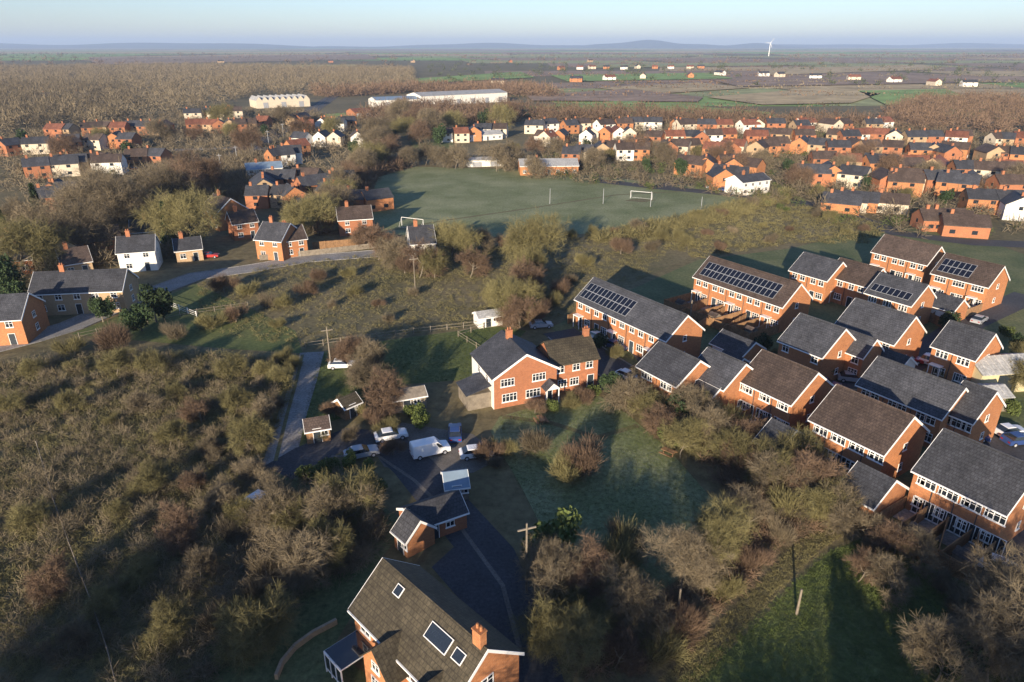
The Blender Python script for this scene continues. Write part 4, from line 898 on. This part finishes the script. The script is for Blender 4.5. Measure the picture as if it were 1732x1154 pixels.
for i,p in enumerate([(1100,350),(1020,345),(930,345),(1185,360)]):
    pole(p,5,'tall pole at the pitch side, %s counted from the right end'%ORD[i],m='steel',cross=False,name='floodlight_pole',r=.1)
x,y=G(1300,95); t=empty('wind_turbine',(x,y,0),0,label='white wind turbine on the far plain at the right',cat='wind turbine')
MB().tube((0,0,0),(0,0,58),2.2,1.3,10).build('tower',M['white'],t); MB().box(-1.5,-3,57.5,1.5,4,60.5).build('nacelle',M['white'],t)
for a in (35,155,275):
    mb=MB(); mb.tube((0,-3.5,59),(26*math.sin(R(a)),-3.5,59+26*math.cos(R(a))),1.2,.35,4); mb.build('blade',M['white'],t)

# ---------------------------------------------------------------- vehicles
_cm={}
def car_mesh(paint,van=False):
    k=(paint,van)
    if k in _cm: return _cm[k]
    L,W=(4.9,1.9) if van else (4.3,1.74)
    if van: body=[(-L/2,.35),(L/2,.35),(L/2,.95),(L/2-.9,1.15),(L/2-1.6,1.95),(-L/2+.1,2.0),(-L/2,1.8)]
    else: body=[(-L/2,.32),(L/2,.32),(L/2,.62),(L/2-.15,.78),(L/2-1.15,.93),(-L/2+.25,.98),(-L/2,.85)]
    def prof(P,w0,w1,mb):
        zs=[z for _,z in P]; zm,zM=min(zs),max(zs); n=len(P); v=[]
        for sg in (-1,1):
            for x,z in P: t=(z-zm)/(zM-zm+1e-6); v.append((x,sg*(w0*(1-t)+w1*t)/2,z))
        mb.add(v,[tuple(range(n)),tuple(range(2*n-1,n-1,-1))]+[(i,n+i,n+(i+1)%n,(i+1)%n) for i in range(n)])
    b=MB(); prof(body,W,W*(.86 if van else .97),b)
    g=MB()
    if van: prof([(L/2-1.5,1.2),(L/2-.95,1.2),(L/2-1.62,1.85),(L/2-1.9,1.85)],W+.02,W*.9,g)
    else:
        prof([(L/2-1.2,.925),(-L/2+.35,.96),(-L/2+.95,1.38),(L/2-1.95,1.38)],W*.93,W*.74,g)
        prof([(-L/2+.95,1.375),(L/2-1.95,1.375),(L/2-2.1,1.44),(-L/2+1.1,1.44)],W*.76,W*.68,b)
    wh=MB().tube((0,-.11,0),(0,.11,0),.32,.32,14); rm=MB().tube((0,-.125,0),(0,.125,0),.19,.19,10)
    _cm[k]=(b.mesh('body',M[paint]),g.mesh('windows',M['glass']),wh.mesh('wheel',M['tyre']),rm.mesh('rim',M['rim']),
      MB().box(-.04,-.2,-.08,.04,.2,.08).mesh('headlight',M['alu']),MB().box(-.04,-.16,-.08,.04,.16,.08).mesh('tail_light',M['lampr']),L,W); return _cm[k]
def car(p,deg,paint,label,van=False,group='parked cars'):
    x,y=G(*p); b,g,wh,rm,hl,tl,L,W=car_mesh(paint,van); t=empty('van' if van else 'car',(x,y,.03),R(deg),label=label,cat='van' if van else 'car',group=group)
    link(bpy.data.objects.new('body',b),t); link(bpy.data.objects.new('windows',g),t)
    for sx in (-1,1):
        for sy in (-1,1):
            w_=link(bpy.data.objects.new('wheel',wh),t,(sx*(L/2-.8),sy*(W/2-.08),.32)); link(bpy.data.objects.new('rim',rm),w_)
            link(bpy.data.objects.new('headlight' if sx>0 else 'tail_light',hl if sx>0 else tl),t,(sx*(L/2-.01),sy*(W/2-.3),.68))
car((728,768),24,'carw','white van on the gravel in front of the farmhouse',True)
car((806,772),12,'carw','white estate car nearest the farmhouse shrubs')
car((662,742),20,'carw','white car at the left end of the forecourt')
car((612,772),24,'cars','silver car at the top of the dark drive')
car((770,738),95,'carb','blue car behind the white van')
car((1224,610),0,'carw','white car in the parking court behind the first garage')
car((1190,622),15,'cars','silver car left of the parking court')
car((1165,632),15,'carr','dark red car on the estate road by the low garage')
car((1535,612),-20,'carr','bright red car beside the large gabled house')
car((1500,640),-20,'cark','black car on the estate lane below the red car')
car((1695,968),-35,'carw','white car at the bottom right yard of the estate')
car((1724,992),-35,'cars','silver car cut by the right edge in the yard')
car((1706,735),10,'carw','white car behind the cream hall')
car((1722,750),10,'carb','blue car beside the white car by the cream hall')
car((1040,590),-50,'carb','blue car parked below the meadow side terrace')
car((1010,575),-50,'carw','white car parked at the corner of the meadow side terrace')
car((915,554),10,'cars','silver car on the track beyond the paddock')
car((579,622),5,'carw','small white car behind the paddock gate')
car((355,436),10,'carr','red car beside the pale garden wall')
car((1395,655),-30,'carb','blue car on the estate road between the gabled houses')
for i,(px,py) in enumerate([(1215,312),(1232,314),(1248,317),(1205,320),(1225,324)]):
    car((px,py),-40,('carw','cark','carr','cars','carb')[i],'%s car parked by the white house, %s from the left'%(('white','black','red','silver','blue')[i],ORD[i]),group='cars by the white house')
for i,(px,py) in enumerate([(160,305),(185,300),(205,292),(230,288),(255,284),(140,285),(110,290)]):
    car((px,py),20,('carw','cars','carb','carr')[i%4],'%s car parked in the town by the railway, %s in the row'%(('white','silver','blue','red')[i%4],ORD[i]),group='cars in the town')
for i,(px,py,d,pt) in enumerate([(1265,622,5,'cars'),(1290,618,5,'carb'),(1312,628,-80,'cark'),(1130,642,-50,'cars'),(1088,634,-50,'cark'),(1345,625,-20,'carw'),(1440,645,-15,'cars'),(1570,612,40,'carw'),(1600,580,40,'carr'),(1655,545,40,'cars'),(1640,740,-25,'carb'),(1062,642,-45,'carw')]):
    car((px,py),d,pt,'%s car on the estate roads, %s from left'%({'cars':'silver','carb':'blue','cark':'black','carw':'white','carr':'red'}[pt],ORD[sorted([1265,1290,1312,1130,1088,1345,1440,1570,1600,1655,1640,1062]).index(px)]),group='cars on the estate roads')
car((440,862),60,'carw','white topped trailer among the orchard trees',True)
# garden clutter
def table(p,label,m='wood'):
    x,y=G(*p); t=empty('picnic_table',(x,y,0),random.random()*3,label=label,cat='table')
    MB().box(-.9,-.4,.7,.9,.4,.76).build('tabletop',M[m],t)
    for s in (-1,1): MB().box(-.9,s*.75-.14,.42,.9,s*.75+.14,.47).build('seat',M[m],t)
    for s in (-1,1): MB().box(s*.65-.05,-.75,.38,s*.65+.05,.75,.42).box(s*.65-.05,-.06,0,s*.65+.05,.06,.7).build('leg',M[m],t)
table((915,715),'wooden picnic table on the lawn before the farmhouse'); table((528,866),'small yellowish table among the orchard trees'); table((1130,770),'garden table beside the green bush')
# haze
mh=bpy.data.materials.new('haze'); mh.use_nodes=True; n=mh.node_tree; n.nodes.remove(n.nodes['Principled BSDF'])
pv=n.nodes.new('ShaderNodeVolumePrincipled'); pv.inputs['Color'].default_value=(.55,.72,1,1); pv.inputs['Density'].default_value=0.00008; pv.inputs['Anisotropy'].default_value=0
n.links.new(pv.outputs[0],n.nodes['Material Output'].inputs['Volume'])
MB().box(-24000,-400,-3,24000,27000,260).build('haze',mh,kind='stuff',label='thin blue winter haze over the plain',cat='haze')
